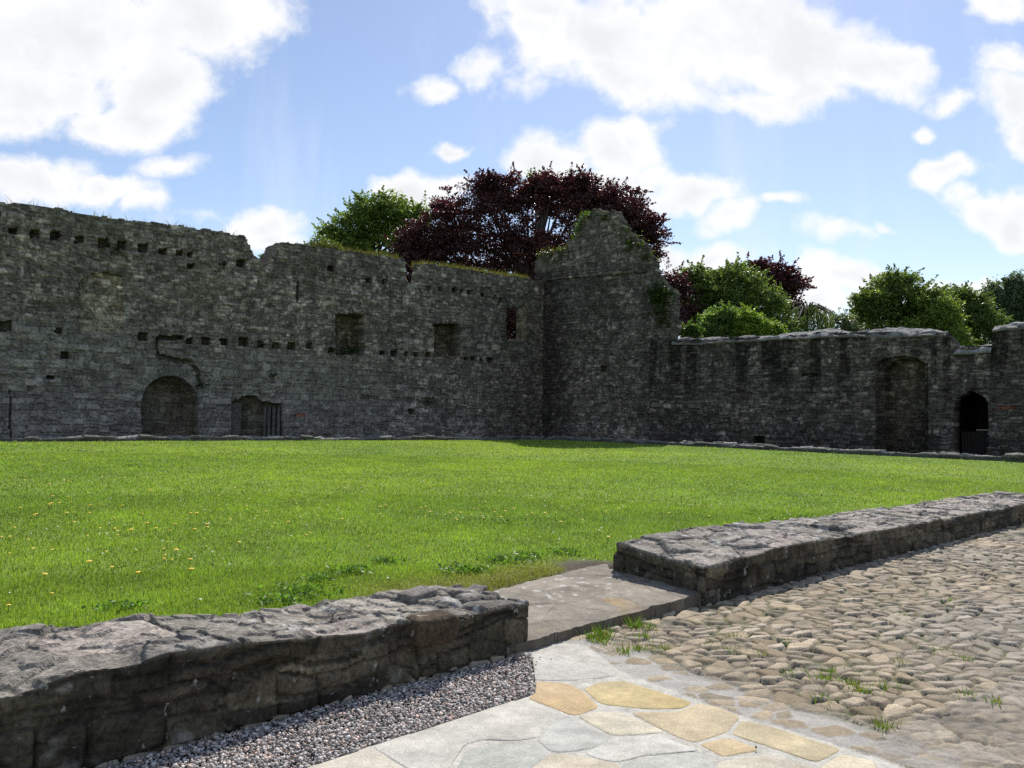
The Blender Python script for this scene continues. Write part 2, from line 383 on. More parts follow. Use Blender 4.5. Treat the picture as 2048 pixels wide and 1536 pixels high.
X, Y = np.meshgrid(xs, ys); t, s = ts(X, Y)
cells = grid_faces(*X.shape); cx = X.ravel()[cells[:, 0]]; cy = Y.ravel()[cells[:, 0]]; ct, cs = ts(cx, cy)
vis = (cs < .25) & (np.abs(cx) < cy*.75+.5) & ((cx > -.6) | (cs < .2))
far = np.hypot(cx, cy) > 8.0
cells = cells[vis]
used = np.unique(cells); X = X.ravel()[used]; Y = Y.ravel()[used]
mp = np.zeros(xs.size*ys.size, np.int64); mp[used] = np.arange(len(used)); cells = mp[cells]
ca, sa = math.cos(R(8)), math.sin(R(8))
wx = X+.09*(fbm(X*3, Y*3, 11)-.5)+.03*(fbm(X*12, Y*12, 13)-.5); wy = Y+.09*(fbm(X*3, Y*3, 12)-.5)+.03*(fbm(X*12, Y*12, 14)-.5)
U = (wx*ca+wy*sa)/.158; V_ = (-wx*sa+wy*ca)/.116
f1, f2, iu, iv, du, dv = voro2(U, V_, 21, .9, .9)
e = f2-f1; rnd = h01(iu, iv, np.full(iu.shape, 5)); rnd2 = h01(iu, iv, np.full(iu.shape, 6)); rnd3 = h01(iu, iv, np.full(iu.shape, 8))
dome = sm(.06, .27, e)**.6
mort = inpoly(X, Y, MORT).astype(float); mort_d = polydist(X, Y, MORT); msoft = np.where(mort > 0, 1, 1-sm(0, .30, mort_d))
rock = inpoly(X, Y, ROCK).astype(float); rock_d = polydist(X, Y, ROCK); rsoft = np.where(rock > 0, 1, 1-sm(0, .4, rock_d))
flag = inpoly(X, Y, FL_OUT); grav = inpoly(X, Y, GRAV)
present = np.where(msoft > .35, (rnd3 > .45), True).astype(float)
worn = .8+.5*fbm(X*.6, Y*.6, 15)
hgt = (.014+.017*rnd)*dome*worn + .022*dome*(du*(rnd2-.5)*2+dv*(rnd3-.5)*2) + .006*(fbm(X*14, Y*14, 31)-.5)
hgt *= present*(1-.75*msoft)*(1-.5*rsoft)
f1b, f2b, ib, jb, db, eb = voro2(wx/.42+3, wy/.27, 33); rb = h01(ib, jb, np.full(ib.shape, 3))
hr = (.022*rb+.026*(db*(rb-.5)*2+eb*(h01(ib, jb, np.full(ib.shape, 4))-.5)*2))*sm(.0, .12, f2b-f1b)-.008*(1-sm(0, .08, f2b-f1b))+.03*(fbm(X*4, Y*6, 38)-.5)+.02*(fbm(X*19, Y*24, 39)-.5)
rmix = sm(.35, .65, rsoft); hgt = hgt*(1-.35*rmix)+.6*rmix*hr
Zp = hgt - .014 + .014*msoft + .006*(fbm(X*6, Y*6, 17)-.5)
Zp = np.where(flag, -.004+.003*(fbm(X*20, Y*20, 9)-.5), Zp); Zp = np.where(grav & ~flag, -.03, Zp)
stone = 1.22*np.stack([.275+.10*(rnd2-.5), .225+.085*(rnd2-.5)-.015*(rnd3-.5), .160+.07*(rnd2-.5)-.035*(rnd3-.5)], -1)*(.7+.5*rnd[:, None])*(.7+.6*fbm(X*11, Y*11, 53))[:, None]
grey = sm(.3, .7, fbm(X*.5, Y*.5, 51))[:, None]*.7
stone = stone*(1-grey)+np.array([.275, .25, .21])*(.72+.55*rnd[:, None])*grey
joint = np.array([.145, .132, .10])*(.7+.6*fbm(X*5, Y*5, 61))[:, None]
gmoss = (sm(.5, .66, fbm(X*1.7, Y*1.7, 71))*.65)[:, None]
joint = joint*(1-gmoss)+np.array([.10, .115, .035])*gmoss
k = (sm(.07, .17, e)*present)[:, None]
colp = joint*(1-k)+stone*k
mcol = np.array([.36, .34, .31])*(.8+.4*fbm(X*9, Y*9, 63))[:, None]
mk = (msoft*(1-k*.95))[:, None] if msoft.ndim == 0 else (msoft[:, None]*(1-k*.95))
colp = colp*(1-mk)+mcol*mk
rk = np.array([.27, .24, .20])*(.6+.8*rb[:, None])*(.55+.45*sm(0, .06, f2b-f1b))[:, None]*(.6+.8*fbm(X*16, Y*22, 69))[:, None]*(.7+.6*fbm(X*4, Y*4, 65))[:, None]
colp = colp*(1-rmix[:, None]*.6)+rk*rmix[:, None]*.6
colp[flag] = (np.array([.46, .44, .39])*(.75+.5*fbm(X*12, Y*12, 67))[:, None])[flag]
colp[grav & ~flag] = (.10, .10, .10)
o = mesh('cobbled_path', np.stack([X, Y, Zp], -1), cells, M_PATH, colp, smooth=True); tag(o, kind='structure')

# flagstones: bevelled polygons set in the mortar
Vs, Fs, Cs = [], {}, []; n0 = 0
def addface(idx): Fs.setdefault(len(idx), []).append(idx)
for kf, (pts, c) in enumerate(FLAGS):
    P = np.array(gp(pts)); cg = P.mean(0); P = P+(P-cg)/np.linalg.norm(P-cg, axis=1)[:, None]*.014; c = tuple(.85*f_*(x*.85+.15*sum(c)/3) for x, f_ in zip(c, (1.02, .99, .93)))
    if ((P[:, 0]*np.roll(P[:, 1], -1)-np.roll(P[:, 0], -1)*P[:, 1]).sum()) < 0: P = P[::-1]
    dens = []
    for i in range(len(P)):                                # wavy natural edges
        a, b_ = P[i], P[(i+1) % len(P)]; L = np.linalg.norm(b_-a); nn = max(2, int(L/.035))
        for j in range(nn): dens.append(a+(b_-a)*j/nn)
    P = np.array(dens); P = P+.012*(np.stack([fbm(P[:, 0]*9, P[:, 1]*9, 81+kf, 3), fbm(P[:, 0]*9, P[:, 1]*9, 181+kf, 3)], -1)-.5)
    P = (P+.5*(np.roll(P, 1, 0)+np.roll(P, -1, 0)))/2
    cen = P.mean(0); n = len(P); q = (P-cen); ln = np.linalg.norm(q, axis=1)[:, None]
    rings = [(P, -.01), (P, -.0035), (P-q/ln*.006, -.0005)]
    for ff in (.9, .8, .7, .6, .5, .4, .3, .2, .1): rings.append((cen+(P-cen)*ff*.97, .001))
    for ring, z in rings:
        zz = z+(.004*(fbm(ring[:, 0]*4, ring[:, 1]*4, 88)-.5) if z > 0 else 0)
        Vs.append(np.column_stack([ring, np.full(n, 0)+zz]))
        mot = fbm(ring[:, 0]*5+kf, ring[:, 1]*9, 95+kf, 5); ma = fbm(ring[:, 0]*1.3, ring[:, 1]*1.3, 195+kf, 3)
        g_ = np.array([.5, .49, .45]); w_ = np.clip((ma-.45)*2.2, 0, .75)[:, None]*(.25 if c[0] > c[2]*1.5 else 1)
        Cs.append((np.array(c)*(1-w_)+g_*w_)*(.68+.64*mot[:, None]))
    Vs.append(np.array([[*cen, .001]])); Cs.append(np.array([c]))
    for rI in range(len(rings)-1):
        for i in range(n): addface([n0+rI*n+i, n0+rI*n+(i+1) % n, n0+(rI+1)*n+(i+1) % n, n0+(rI+1)*n+i])
    nr = len(rings)
    for i in range(n): addface([n0+(nr-1)*n+i, n0+(nr-1)*n+(i+1) % n, n0+nr*n])
    n0 += nr*n+1
o = mesh('flagstone_path', np.concatenate(Vs), [np.array(v) for v in Fs.values()], M_FLAG, np.concatenate(Cs), smooth=False); tag(o, kind='structure')

def ico():
    p = (1+5**.5)/2
    v = np.array([[-1,p,0],[1,p,0],[-1,-p,0],[1,-p,0],[0,-1,p],[0,1,p],[0,-1,-p],[0,1,-p],[p,0,-1],[p,0,1],[-p,0,-1],[-p,0,1]], float)
    f = np.array([[0,11,5],[0,5,1],[0,1,7],[0,7,10],[0,10,11],[1,5,9],[5,11,4],[11,10,2],[10,7,6],[7,1,8],[3,9,4],[3,4,2],[3,2,6],[3,6,8],[3,8,9],[4,9,5],[2,4,11],[6,2,10],[8,6,7],[9,8,1]])
    return v/np.linalg.norm(v[0]), f
IV, IF = ico()
def pebbles(x, y, z, size, r, flat=.62):
    n = len(x); a = r.uniform(0, 2*np.pi, n); sx = size*(.7+.6*r.random(n)); sy = size*(.55+.4*r.random(n)); sz = size*flat*(.6+.6*r.random(n))
    v = IV[None]*(1+.22*(r.random((n, 12, 1))-.5))*np.stack([sx, sy, sz], -1)[:, None, :]
    tl = r.uniform(-.5, .5, n); cy_, sy_ = np.cos(tl)[:, None], np.sin(tl)[:, None]
    v = np.stack([v[..., 0]*cy_-v[..., 2]*sy_, v[..., 1], v[..., 0]*sy_+v[..., 2]*cy_], -1)
    c_, s_ = np.cos(a)[:, None], np.sin(a)[:, None]
    v = np.stack([v[..., 0]*c_-v[..., 1]*s_+x[:, None], v[..., 0]*s_+v[..., 1]*c_+y[:, None], v[..., 2]+z[:, None]], -1)
    f = IF[None]+np.arange(n)[:, None, None]*12
    return v.reshape(-1, 3), f.reshape(-1, 3)
r = np.random.default_rng(12)
gx = r.uniform(-3, .4, 90000); gy = r.uniform(2.6, 6.2, 90000)
ok = inpoly(gx, gy, GRAV) & (polydist(gx, gy, FL_OUT) > .004) & (np.abs(gx) < gy*.72); gx, gy = gx[ok][:24000], gy[ok][:24000]
n = len(gx); gz = -.018+.022*r.random(n)+.012*(fbm(gx*4, gy*4, 3)-.5)
sz = .0068*(.8+1.5*r.random(n)**3)
v, f = pebbles(gx, gy, gz, sz, r)
tone = r.random(n)
gcv = np.stack([.37+.0*tone, .345+0*tone, .325+0*tone], -1)*(.5+1.7*tone[:, None]**1.3)
pk = r.random(n) < .22; gcv[pk] = gcv[pk]*np.array([1.25, 1.02, .9])
o = mesh('gravel', v, f, M_GRAVEL, np.repeat(gcv, 12, 0), smooth=True); tag(o, 'strip of loose grey gravel along the foot of the low wall', 'gravel', kind='stuff')
spots = [(1066,1320),(1073,1328),(1071,1335),(1102,1323),(1080,1319),(1512,1500),(1330,1312)]
for i, (px, py) in enumerate(spots):
    g_ = ground(px, py); v, f = pebbles(np.array([g_[0]]), np.array([g_[1]]), np.array([.014]), np.array([.008]), r)
    o = mesh('pebble', v, f, M_GRAVEL, np.full((12, 3), .06), smooth=True, loc=(g_[0], g_[1], 0))
    tag(o, 'small dark pebble lying loose on a pale flagstone', 'pebble', 'loose pebbles on the flagstones')

def row1d(x, S, jit=.5):
    i = np.floor(x); b = lambda k: k+jit*(h01(k, S)-.5)
    i = np.where(x < b(i), i-1, np.where(x >= b(i+1), i+1, i)); return i, x-b(i), b(i+1)-x
def coursed(S_, Z_, ch, cl, seed, warp=1.0):
    zw = Z_+warp*(.22*(fbm(S_*.5, Z_*.5, seed)-.5)+.14*(fbm(S_*2.2, Z_*2.2, seed+1, 3)-.5)+.04*(fbm(S_*6, Z_*6, seed+14, 2)-.5))
    i, a, b = row1d(zw/ch, np.full(zw.shape, seed), .7); hrow = (a+b)
    L = cl*(.6+.9*h01(i, np.full(i.shape, seed+2)))
    sw = S_+warp*(.16*(fbm(S_*2.5, Z_*2.5, seed+3, 3)-.5)+.05*(fbm(S_*7, Z_*7, seed+15, 2)-.5))
    j, c, d = row1d(sw/L+37*h01(i, np.full(i.shape, seed+4)), i*131+seed, .85)
    sp = h01(i, j, np.full(i.shape, seed+5)); spl = sp > .62; m_ = hrow*(.35+.3*h01(i, j, np.full(i.shape, seed+6)))
    up = a > m_; a2 = np.where(spl, np.where(up, a-m_, a), a); b2 = np.where(spl, np.where(up, b, m_-a), b); k = np.where(spl & up, 1, 0)
    ez = np.minimum(a2, b2)*ch; es = np.minimum(c, d)*L
    e = np.minimum(ez, es)-.25*np.exp(-((ez-es)/.03)**2)*np.minimum(ez, es)
    q = lambda n_: h01(i, j, k, np.full(i.shape, seed+n_))
    return e*5.5, q(11), q(12), q(13)

# ------------------------------------------------------------------ stone boxes (low walls, kerbs)
def stone_box(name, org, L, Wf, Hf, zb, res, cell, mat, seed, colf, disp=(.05, .02), skew=0.0, u=LD, v=LN, rad=.05, resW=None, loc=None, parent=None, tilt=.12, lean=0.0, grooves=1.0, rise=0.0, course=None):
    """A dry rough wall as one closed surface: runs L along u, Wf(t) thick along v, from zb to Hf(t); stones are 3D cells that wrap the arrises."""
    resW = resW or res
    nt_ = max(2, int(L/res)+1); tt = np.linspace(0, L, nt_)
    Wm, Hm = float(np.mean(Wf(tt))), float(np.mean(Hf(tt)))-zb
    nh = max(3, int(Hm/resW)+1); nw = max(4, int(Wm/resW)+1)
    prof = [(0, z) for z in np.linspace(0, 1, nh)[:-1]]+[(w, 1) for w in np.linspace(0, 1, nw)[:-1]]+[(1, z) for z in np.linspace(1, 0, nh)]
    prof = np.array(prof); npf = len(prof)
    def build(tg, wg, zg, nrm):
        """rest coordinates -> world + colour"""
        Wt, Ht = Wf(tg), Hf(tg)-zb
        wq = wg*Wt; zq = zg*Ht
        f1, f2, ids, ds = voro3(tg/cell[0]+.3*(fbm3(tg*2, wq*2, zq*2, seed)-.5), wq/cell[1]+.37, zq/cell[2]+.21+.25*(vnoise(tg*1.2, wq*1.2, seed)-.5), seed)
        S = np.full(tg.shape, seed); r1 = h01(*ids, S); r2 = h01(*ids, S+1); r3 = h01(*ids, S+2); r4 = h01(*ids, S+3)
        e = f2-f1
        top = np.clip(nrm[:, 2], 0, 1)
        esm = sm(0, .13, e); d = disp[0]*(r1-.5)*(.28+.72*top)*esm + esm*tilt*.35*(ds[0]*cell[0]*(r2-.5)+ds[1]*cell[1]*(r3-.5)*1.2+ds[2]*cell[2]*(r4-.5))*2*(.4+.6*top)
        d = d - grooves*disp[1]*(.30+.35*top)*(1-sm(0, .05+.04*r2, e))
        f1s, f2s, is_, dss = voro3(tg/.15, wq/.11, zq/.11, seed+21); sub = h01(*is_, S+4)
        d = d + top*(.016*(sub > .68)*sm(.04, .2, f2s-f1s)+.05*(dss[0]*(h01(*is_, S+5)-.5)+dss[1]*(h01(*is_, S+6)-.5))*.3*sm(0, .12, f2s-f1s))
        d = d + .016*(fbm3(tg*4, wq*4, zq*4, seed+3, 4)-.5) + .010*(fbm3(tg*17, wq*17, zq*17, seed+6, 3)-.5)
        k1 = np.ones(tg.shape)
        if course is not None:                            # faces are laid as rough blocks
            ec, b1, b2, b3 = coursed(tg+wq+.0*zq, zq+.05, course[0], course[1], seed+90, .8)
            fc = 1-top; jn = 1-sm(.0, .13, ec)
            d = d*(.35+.65*top) + fc*(.032*(b1-.5)*sm(.02, .18, ec) - .016*jn*(b2 > .4) + .014*(fbm3(tg*9, wq*9, zq*9, seed+31, 3)-.5))
            k1 = 1-fc*(.5*jn*(b2 > .4)) ; k1 = k1*(1+fc*(.7*(b3-.5)))
        # layered, flaky edges on top
        fl = fbm3(tg*5, wq*7, zq*5, seed+11, 4); d = d + top*.020*(sm(.35, .65, np.abs((fl*8)%1))/8+np.floor(fl*8)/8-.5)*2
        tt_ = tg+nrm[:, 0]*d+skew*wq; ww_ = wq+nrm[:, 1]*d+lean*zq; zz_ = zb+zq+nrm[:, 2]*d+rise*wg*zg*(1-.6*sm(0, 4, tg))
        P = np.array(org)[None, :2]+tt_[:, None]*u[None]+ww_[:, None]*v[None]
        return np.column_stack([P, zz_]), colf(tg, wq, zq, top, r1, r2, r3, e)*k1[:, None]
    def nrmal(tg, wg, zg):
        Wt, Ht = Wf(tg), Hf(tg)-zb
        n_ = np.zeros((len(tg), 3))
        a = wg*Wt; b_ = (1-wg)*Wt; c_ = (1-zg)*Ht; dE, dS = L-tg, tg
        n_[:, 1] = np.where(b_ < rad, (rad-b_)/rad, 0)-np.where(a < rad, (rad-a)/rad, 0)
        n_[:, 2] = np.where(c_ < rad, (rad-c_)/rad, 0)
        n_[:, 0] = np.where(dE < rad, (rad-dE)/rad, 0)-np.where(dS < rad, (rad-dS)/rad, 0)
        sidef = (wg <= 1e-6); sideb = (wg >= 1-1e-6)
        ln = np.linalg.norm(n_, axis=1); n_[ln < 1e-6] = (0, 0, 1)
        ln = np.linalg.norm(n_, axis=1)
        over = np.maximum(ln-1, 0)                         # pull arrises in so they read rounded
        return n_/ln[:, None], over*rad*.55
    TG = np.repeat(tt, npf); WG = np.tile(prof[:, 0], nt_); ZG = np.tile(prof[:, 1], nt_)
    Ns, ov = nrmal(TG, WG, ZG)
    V1, C1 = build(TG, WG, ZG, Ns)
    def pull(Vv, Ns, ov): return Vv-np.column_stack([(Ns[:, 0:1]*u[None]+Ns[:, 1:2]*v[None]), Ns[:, 2]])*ov[:, None]
    V1 = pull(V1, Ns, ov)
    faces = [grid_faces(nt_, npf)[:, ::-1]]
    # end caps: grid across w and z, shared border positions coincide by construction
    Vall, Call = [V1], [C1]; base = len(V1)
    for tv in (0.0, L):
        wv = np.linspace(0, 1, nw); zv = np.linspace(0, 1, nh); WW, ZZ = np.meshgrid(wv, zv)
        tg = np.full(WW.size, tv); Ne, oe = nrmal(tg, WW.ravel(), ZZ.ravel())
        Ve, Ce = build(tg, WW.ravel(), ZZ.ravel(), Ne); Ve = pull(Ve, Ne, oe)
        fe = grid_faces(nh, nw)+base; faces.append(fe if tv == 0 else fe[:, ::-1]); Vall.append(Ve); Call.append(Ce); base += len(Ve)
    return mesh(name, np.concatenate(Vall), np.concatenate(faces), mat, np.concatenate(Call), parent=parent, smooth=False, loc=loc)

def low_col(seed):
    def f(tg, wq, zq, top, r1, r2, r3, e):
        crack = (1-sm(0, .045, e))
        n = fbm3(tg*2.2, wq*2.2, zq*2.2, seed+40, 4); n2 = fbm3(tg*9, wq*9, zq*9, seed+45, 3)
        n3 = fbm3(tg*6, wq*6, zq*6, seed+49, 4)
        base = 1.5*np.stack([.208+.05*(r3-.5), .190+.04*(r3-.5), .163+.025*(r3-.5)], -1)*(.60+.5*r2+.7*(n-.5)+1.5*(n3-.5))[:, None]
        face = np.stack([.075+.03*(r2-.5), .064+.026*(r2-.5), .046+.015*(r2-.5)], -1)*np.clip(.25+1.2*n+2.2*(n3-.45), .25, 3)[:, None]*(.6+.8*r2)[:, None]     # shade painted in: face colour kept far darker than the top
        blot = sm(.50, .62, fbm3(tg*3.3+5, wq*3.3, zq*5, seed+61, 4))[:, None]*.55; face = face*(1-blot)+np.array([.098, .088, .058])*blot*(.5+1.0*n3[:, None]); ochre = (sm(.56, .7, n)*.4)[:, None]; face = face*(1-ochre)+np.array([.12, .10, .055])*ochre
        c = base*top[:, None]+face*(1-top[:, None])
        pink = (r2 > .72)[:, None]*top[:, None]*.35; c = c*(1-pink)+np.array([.30, .24, .215])*pink
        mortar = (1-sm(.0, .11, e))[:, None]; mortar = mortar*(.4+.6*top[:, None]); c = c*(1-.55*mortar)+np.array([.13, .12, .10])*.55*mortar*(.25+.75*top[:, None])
        c = c*(1-.6*crack*(1-top)*sm(.42, .6, n3))[:, None]
        lich = (sm(.62, .67, n2)*.75)[:, None]; c = c*(1-lich*(.45+.55*top[:, None]))+np.array([.44, .43, .40])*lich*(.3+.7*top[:, None])
        return c
    return f
# left length: measured outline of the top
tl = []; 
FT = [(-60,1402),(9,1393),(94,1363),(169,1340),(275,1324),(334,1299),(469,1288),(625,1272),(730,1262),(817,1240),(940,1228),(1055,1210)]
BT = [(-60,1262),(0,1256),(172,1246),(294,1234),(437,1231),(540,1216),(642,1204),(787,1179),(888,1166),(978,1178)]
LL = 5.2; LDL = (P2-P1)/np.linalg.norm(P2-P1); LNL = np.array([-LDL[1], LDL[0]])
orgL = P2-LDL*LL
def front_top(px, py):                                     # height where the pixel's ray meets the vertical front face
    d = ray(px, py)[:]; nn = LNL; k = ((orgL-EYE[:2])@nn)/(d[:2]@nn); p = EYE+d*k
    return float((p[:2]-orgL)@LDL), float(p[2])
ft = np.array([front_top(*p) for p in FT]); 
HfL = lambda t: np.interp(t, ft[:, 0], np.clip(ft[:, 1], .24, .46))
bt = []
for p in BT:
    zt = .36
    for _ in range(4):
        g_ = ground(*p, zt)[:2]; tq = float((g_-orgL)@LDL); zt = float(HfL(tq))
    bt.append((tq, float((g_-orgL)@LNL)))
bt = np.array(bt); WfL = lambda t: np.interp(t, bt[:, 0], np.clip(bt[:, 1], .45, 1.2))
print('left wall H', ft.round(2).tolist(), 'W', bt.round(2).tolist())
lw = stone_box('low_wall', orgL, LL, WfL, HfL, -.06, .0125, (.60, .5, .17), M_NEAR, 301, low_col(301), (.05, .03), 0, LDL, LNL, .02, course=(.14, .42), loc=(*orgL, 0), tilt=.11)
tag(lw, 'low wide rubble wall with shade-darkened mossy face standing beside the grey gravel strip', 'wall', 'low cloister walls along the path')
# right length
LDR = (P4-P3)/np.linalg.norm(P4-P3); LNR = np.array([-LDR[1], LDR[0]])
LR_ = 11.5
g1 = ground(1229, 1083, .42)[:2]; wR = float((g1-P3)@LNR); skR = float((g1-P3)@LDR)/wR
FR = [(1410,1133),(1560,1092),(1640,1080),(1760,1060),(1900,1035),(2048,1008)]
def ftR(px, py):
    d = ray(px, py); k = ((P3-EYE[:2])@LNR)/(d[:2]@LNR); p = EYE+d*k
    return float((p[:2]-P3)@LDR), float(p[2])
fr = np.array([ftR(*p) for p in FR]); print('right wall H', fr.round(2).tolist(), 'W', wR, 'skew', skR)
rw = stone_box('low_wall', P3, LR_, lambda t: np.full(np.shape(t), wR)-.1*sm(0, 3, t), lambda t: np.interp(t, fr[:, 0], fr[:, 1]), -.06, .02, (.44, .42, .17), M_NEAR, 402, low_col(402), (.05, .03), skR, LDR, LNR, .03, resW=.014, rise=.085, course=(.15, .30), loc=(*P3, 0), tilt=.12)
tag(rw, 'low wide rubble wall running away along the cobbles with a squared end at the gap', 'wall', 'low cloister walls along the path')
# loose looking stones bedded on the left wall top: own lumps
def lump(name, px, py, z, sx, sy, sz, yaw, colr, seed, tiltx=0.0):
    g_ = ground(px, py, z); n1, n2 = 22, 34
    th = np.linspace(0, np.pi, n1); ph = np.linspace(0, 2*np.pi, n2)
    T_, Ph = np.meshgrid(th, ph, indexing='ij')
    q = lambda a: np.sign(a)*np.abs(a)**.32
    x, y, zz = q(np.sin(T_)*np.cos(Ph)), q(np.sin(T_)*np.sin(Ph)), q(np.cos(T_))
    d = 1+.35*(fbm3(x*1.5+seed, y*1.5, zz*1.5, seed, 3)-.5)+.12*(fbm3(x*6+seed, y*6, zz*6, seed+4, 3)-.5)
    x, y, zz = x*d*sx, y*d*sy, zz*d*sz
    zz = zz+tiltx*x
    c_, s_ = math.cos(yaw), math.sin(yaw)
    V = np.stack([x*c_-y*s_+g_[0], x*s_+y*c_+g_[1], zz+z], -1).reshape(-1, 3)
    C = np.array(colr)*(.7+.6*fbm3(V[:, 0]*9, V[:, 1]*9, V[:, 2]*9, seed)[:, None])
    return V, grid_faces(n1, n2), C, g_
yawL = math.atan2(LDL[1], LDL[0])
for i, (px, py, z, sx, sy, sz, yw, c, tx) in enumerate([(835,1195,.36,.13,.09,.07,.1,(.21,.19,.17),.1),(945,1190,.30,.12,.07,.05,.25,(.17,.16,.15),.2),(900,1206,.33,.08,.035,.022,-.2,(.12,.11,.11),.1),
        (395,1268,.40,.10,.045,.022,-.3,(.19,.17,.16),.05),(450,1247,.39,.09,.06,.02,.1,(.30,.26,.23),0),(250,1285,.41,.15,.10,.02,.2,(.20,.185,.17),0),(590,1220,.37,.1,.06,.025,.1,(.24,.21,.19),0),
        (1000,1215,.29,.12,.09,.04,.3,(.17,.165,.16),.12)]):
    V, fa, C, g_ = lump('stone', px, py, z-.02, sx, sy, sz*.8, yawL+yw, c, 500+i*7, tx)
    mesh('cap_stone', V, fa, M_NEAR, C, parent=lw, smooth=True)
V, fa, C, g_ = lump('stone', 885, 1262, .295, .165, .09, .085, yawL-.03, (.075, .055, .035), 590, 0); V[:, :2] += LNL*.10
C = C*1.0; pale = fbm3(V[:, 0]*9, V[:, 1]*9, V[:, 2]*9, 77, 3) > .60; C[pale] = (.30, .28, .24)
o = mesh('face_stone', V, fa, M_NEAR, C, parent=lw, smooth=True); o['label'] = 'brown block with pale lichen patches in the front face'

# threshold slabs in the gap
def thr():
    L0 = GAP+.25; xs = np.arange(-.22, GAP+.3, .0125); ss = np.arange(-.06, 1.42, .0125); T_, S_ = np.meshgrid(xs, ss)
    x = P2[0]+T_*LD[0]+S_*LN[0]; y = P2[1]+T_*LD[1]+S_*LN[1]
    f1, f2, iu, iv, du, dv = voro2(T_/.52+.15+.1*(fbm(T_*2, S_*2, 6)-.5), S_/.34+.4, 61); e = f2-f1
    r1 = h01(iu, iv, np.full(iu.shape, 2)); r2 = h01(iu, iv, np.full(iu.shape, 3))
    front = .05*(fbm(T_*3, T_*0, 8)-.5)+.02*(fbm(T_*14, T_*0, 9)-.5)
    z = .062+.02*T_*(1-np.clip(S_, 0, 1))+.07*np.clip(S_, 0, 1.4)+(.014*(r1-.5)+.03*(du*(r1-.5)+dv*(r2-.5))*.5)*sm(0, .16, e)-.004*(1-sm(0, .07, e))+.016*(fbm(T_*5, S_*5, 4)-.5)+.006*(fbm(T_*20, S_*20, 7)-.5)
    z = np.where(S_ < front, -.05, z); z = np.where(S_ > 1.03+.3*np.clip(T_/GAP, 0, 1)+.05*(fbm(T_*5, S_*0, 12)-.5), z-.12, z)
    c = np.array([.235, .205, .165])*(.7+.35*r2+.5*(fbm(T_*4, S_*4, 19)-.25))[..., None]
    oc = sm(.56, .68, fbm(T_*3+4, S_*3, 29))*np.exp(-((T_-.95)/.5)**2-((S_-.35)/.25)**2); c = c*(1-oc[..., None]*.8)+np.array([.36, .22, .06])*oc[..., None]*.8
    sp = sm(.70, .74, fbm(T_*16, S_*16, 39, 2))*.7*sm(.4, .9, S_+.2); c = c*(1-sp[..., None])+np.array([.48, .47, .43])*sp[..., None]
    c = c*(.8+.2*sm(0, .03, e))[..., None]*(.7+.6*fbm(T_*9, S_*9, 23))[..., None]
    c = np.where((S_ < front+.012)[..., None], c*.6, c)
    return np.stack([x, y, z], -1).reshape(-1, 3), grid_faces(*T_.shape), c.reshape(-1, 3)
V, fa, C = thr()
o = mesh('threshold_step', V, fa, M_PATH, C, loc=(*P2, 0)); tag(o, 'sloping worn stone slab step in the gap between the two low walls', 'step')

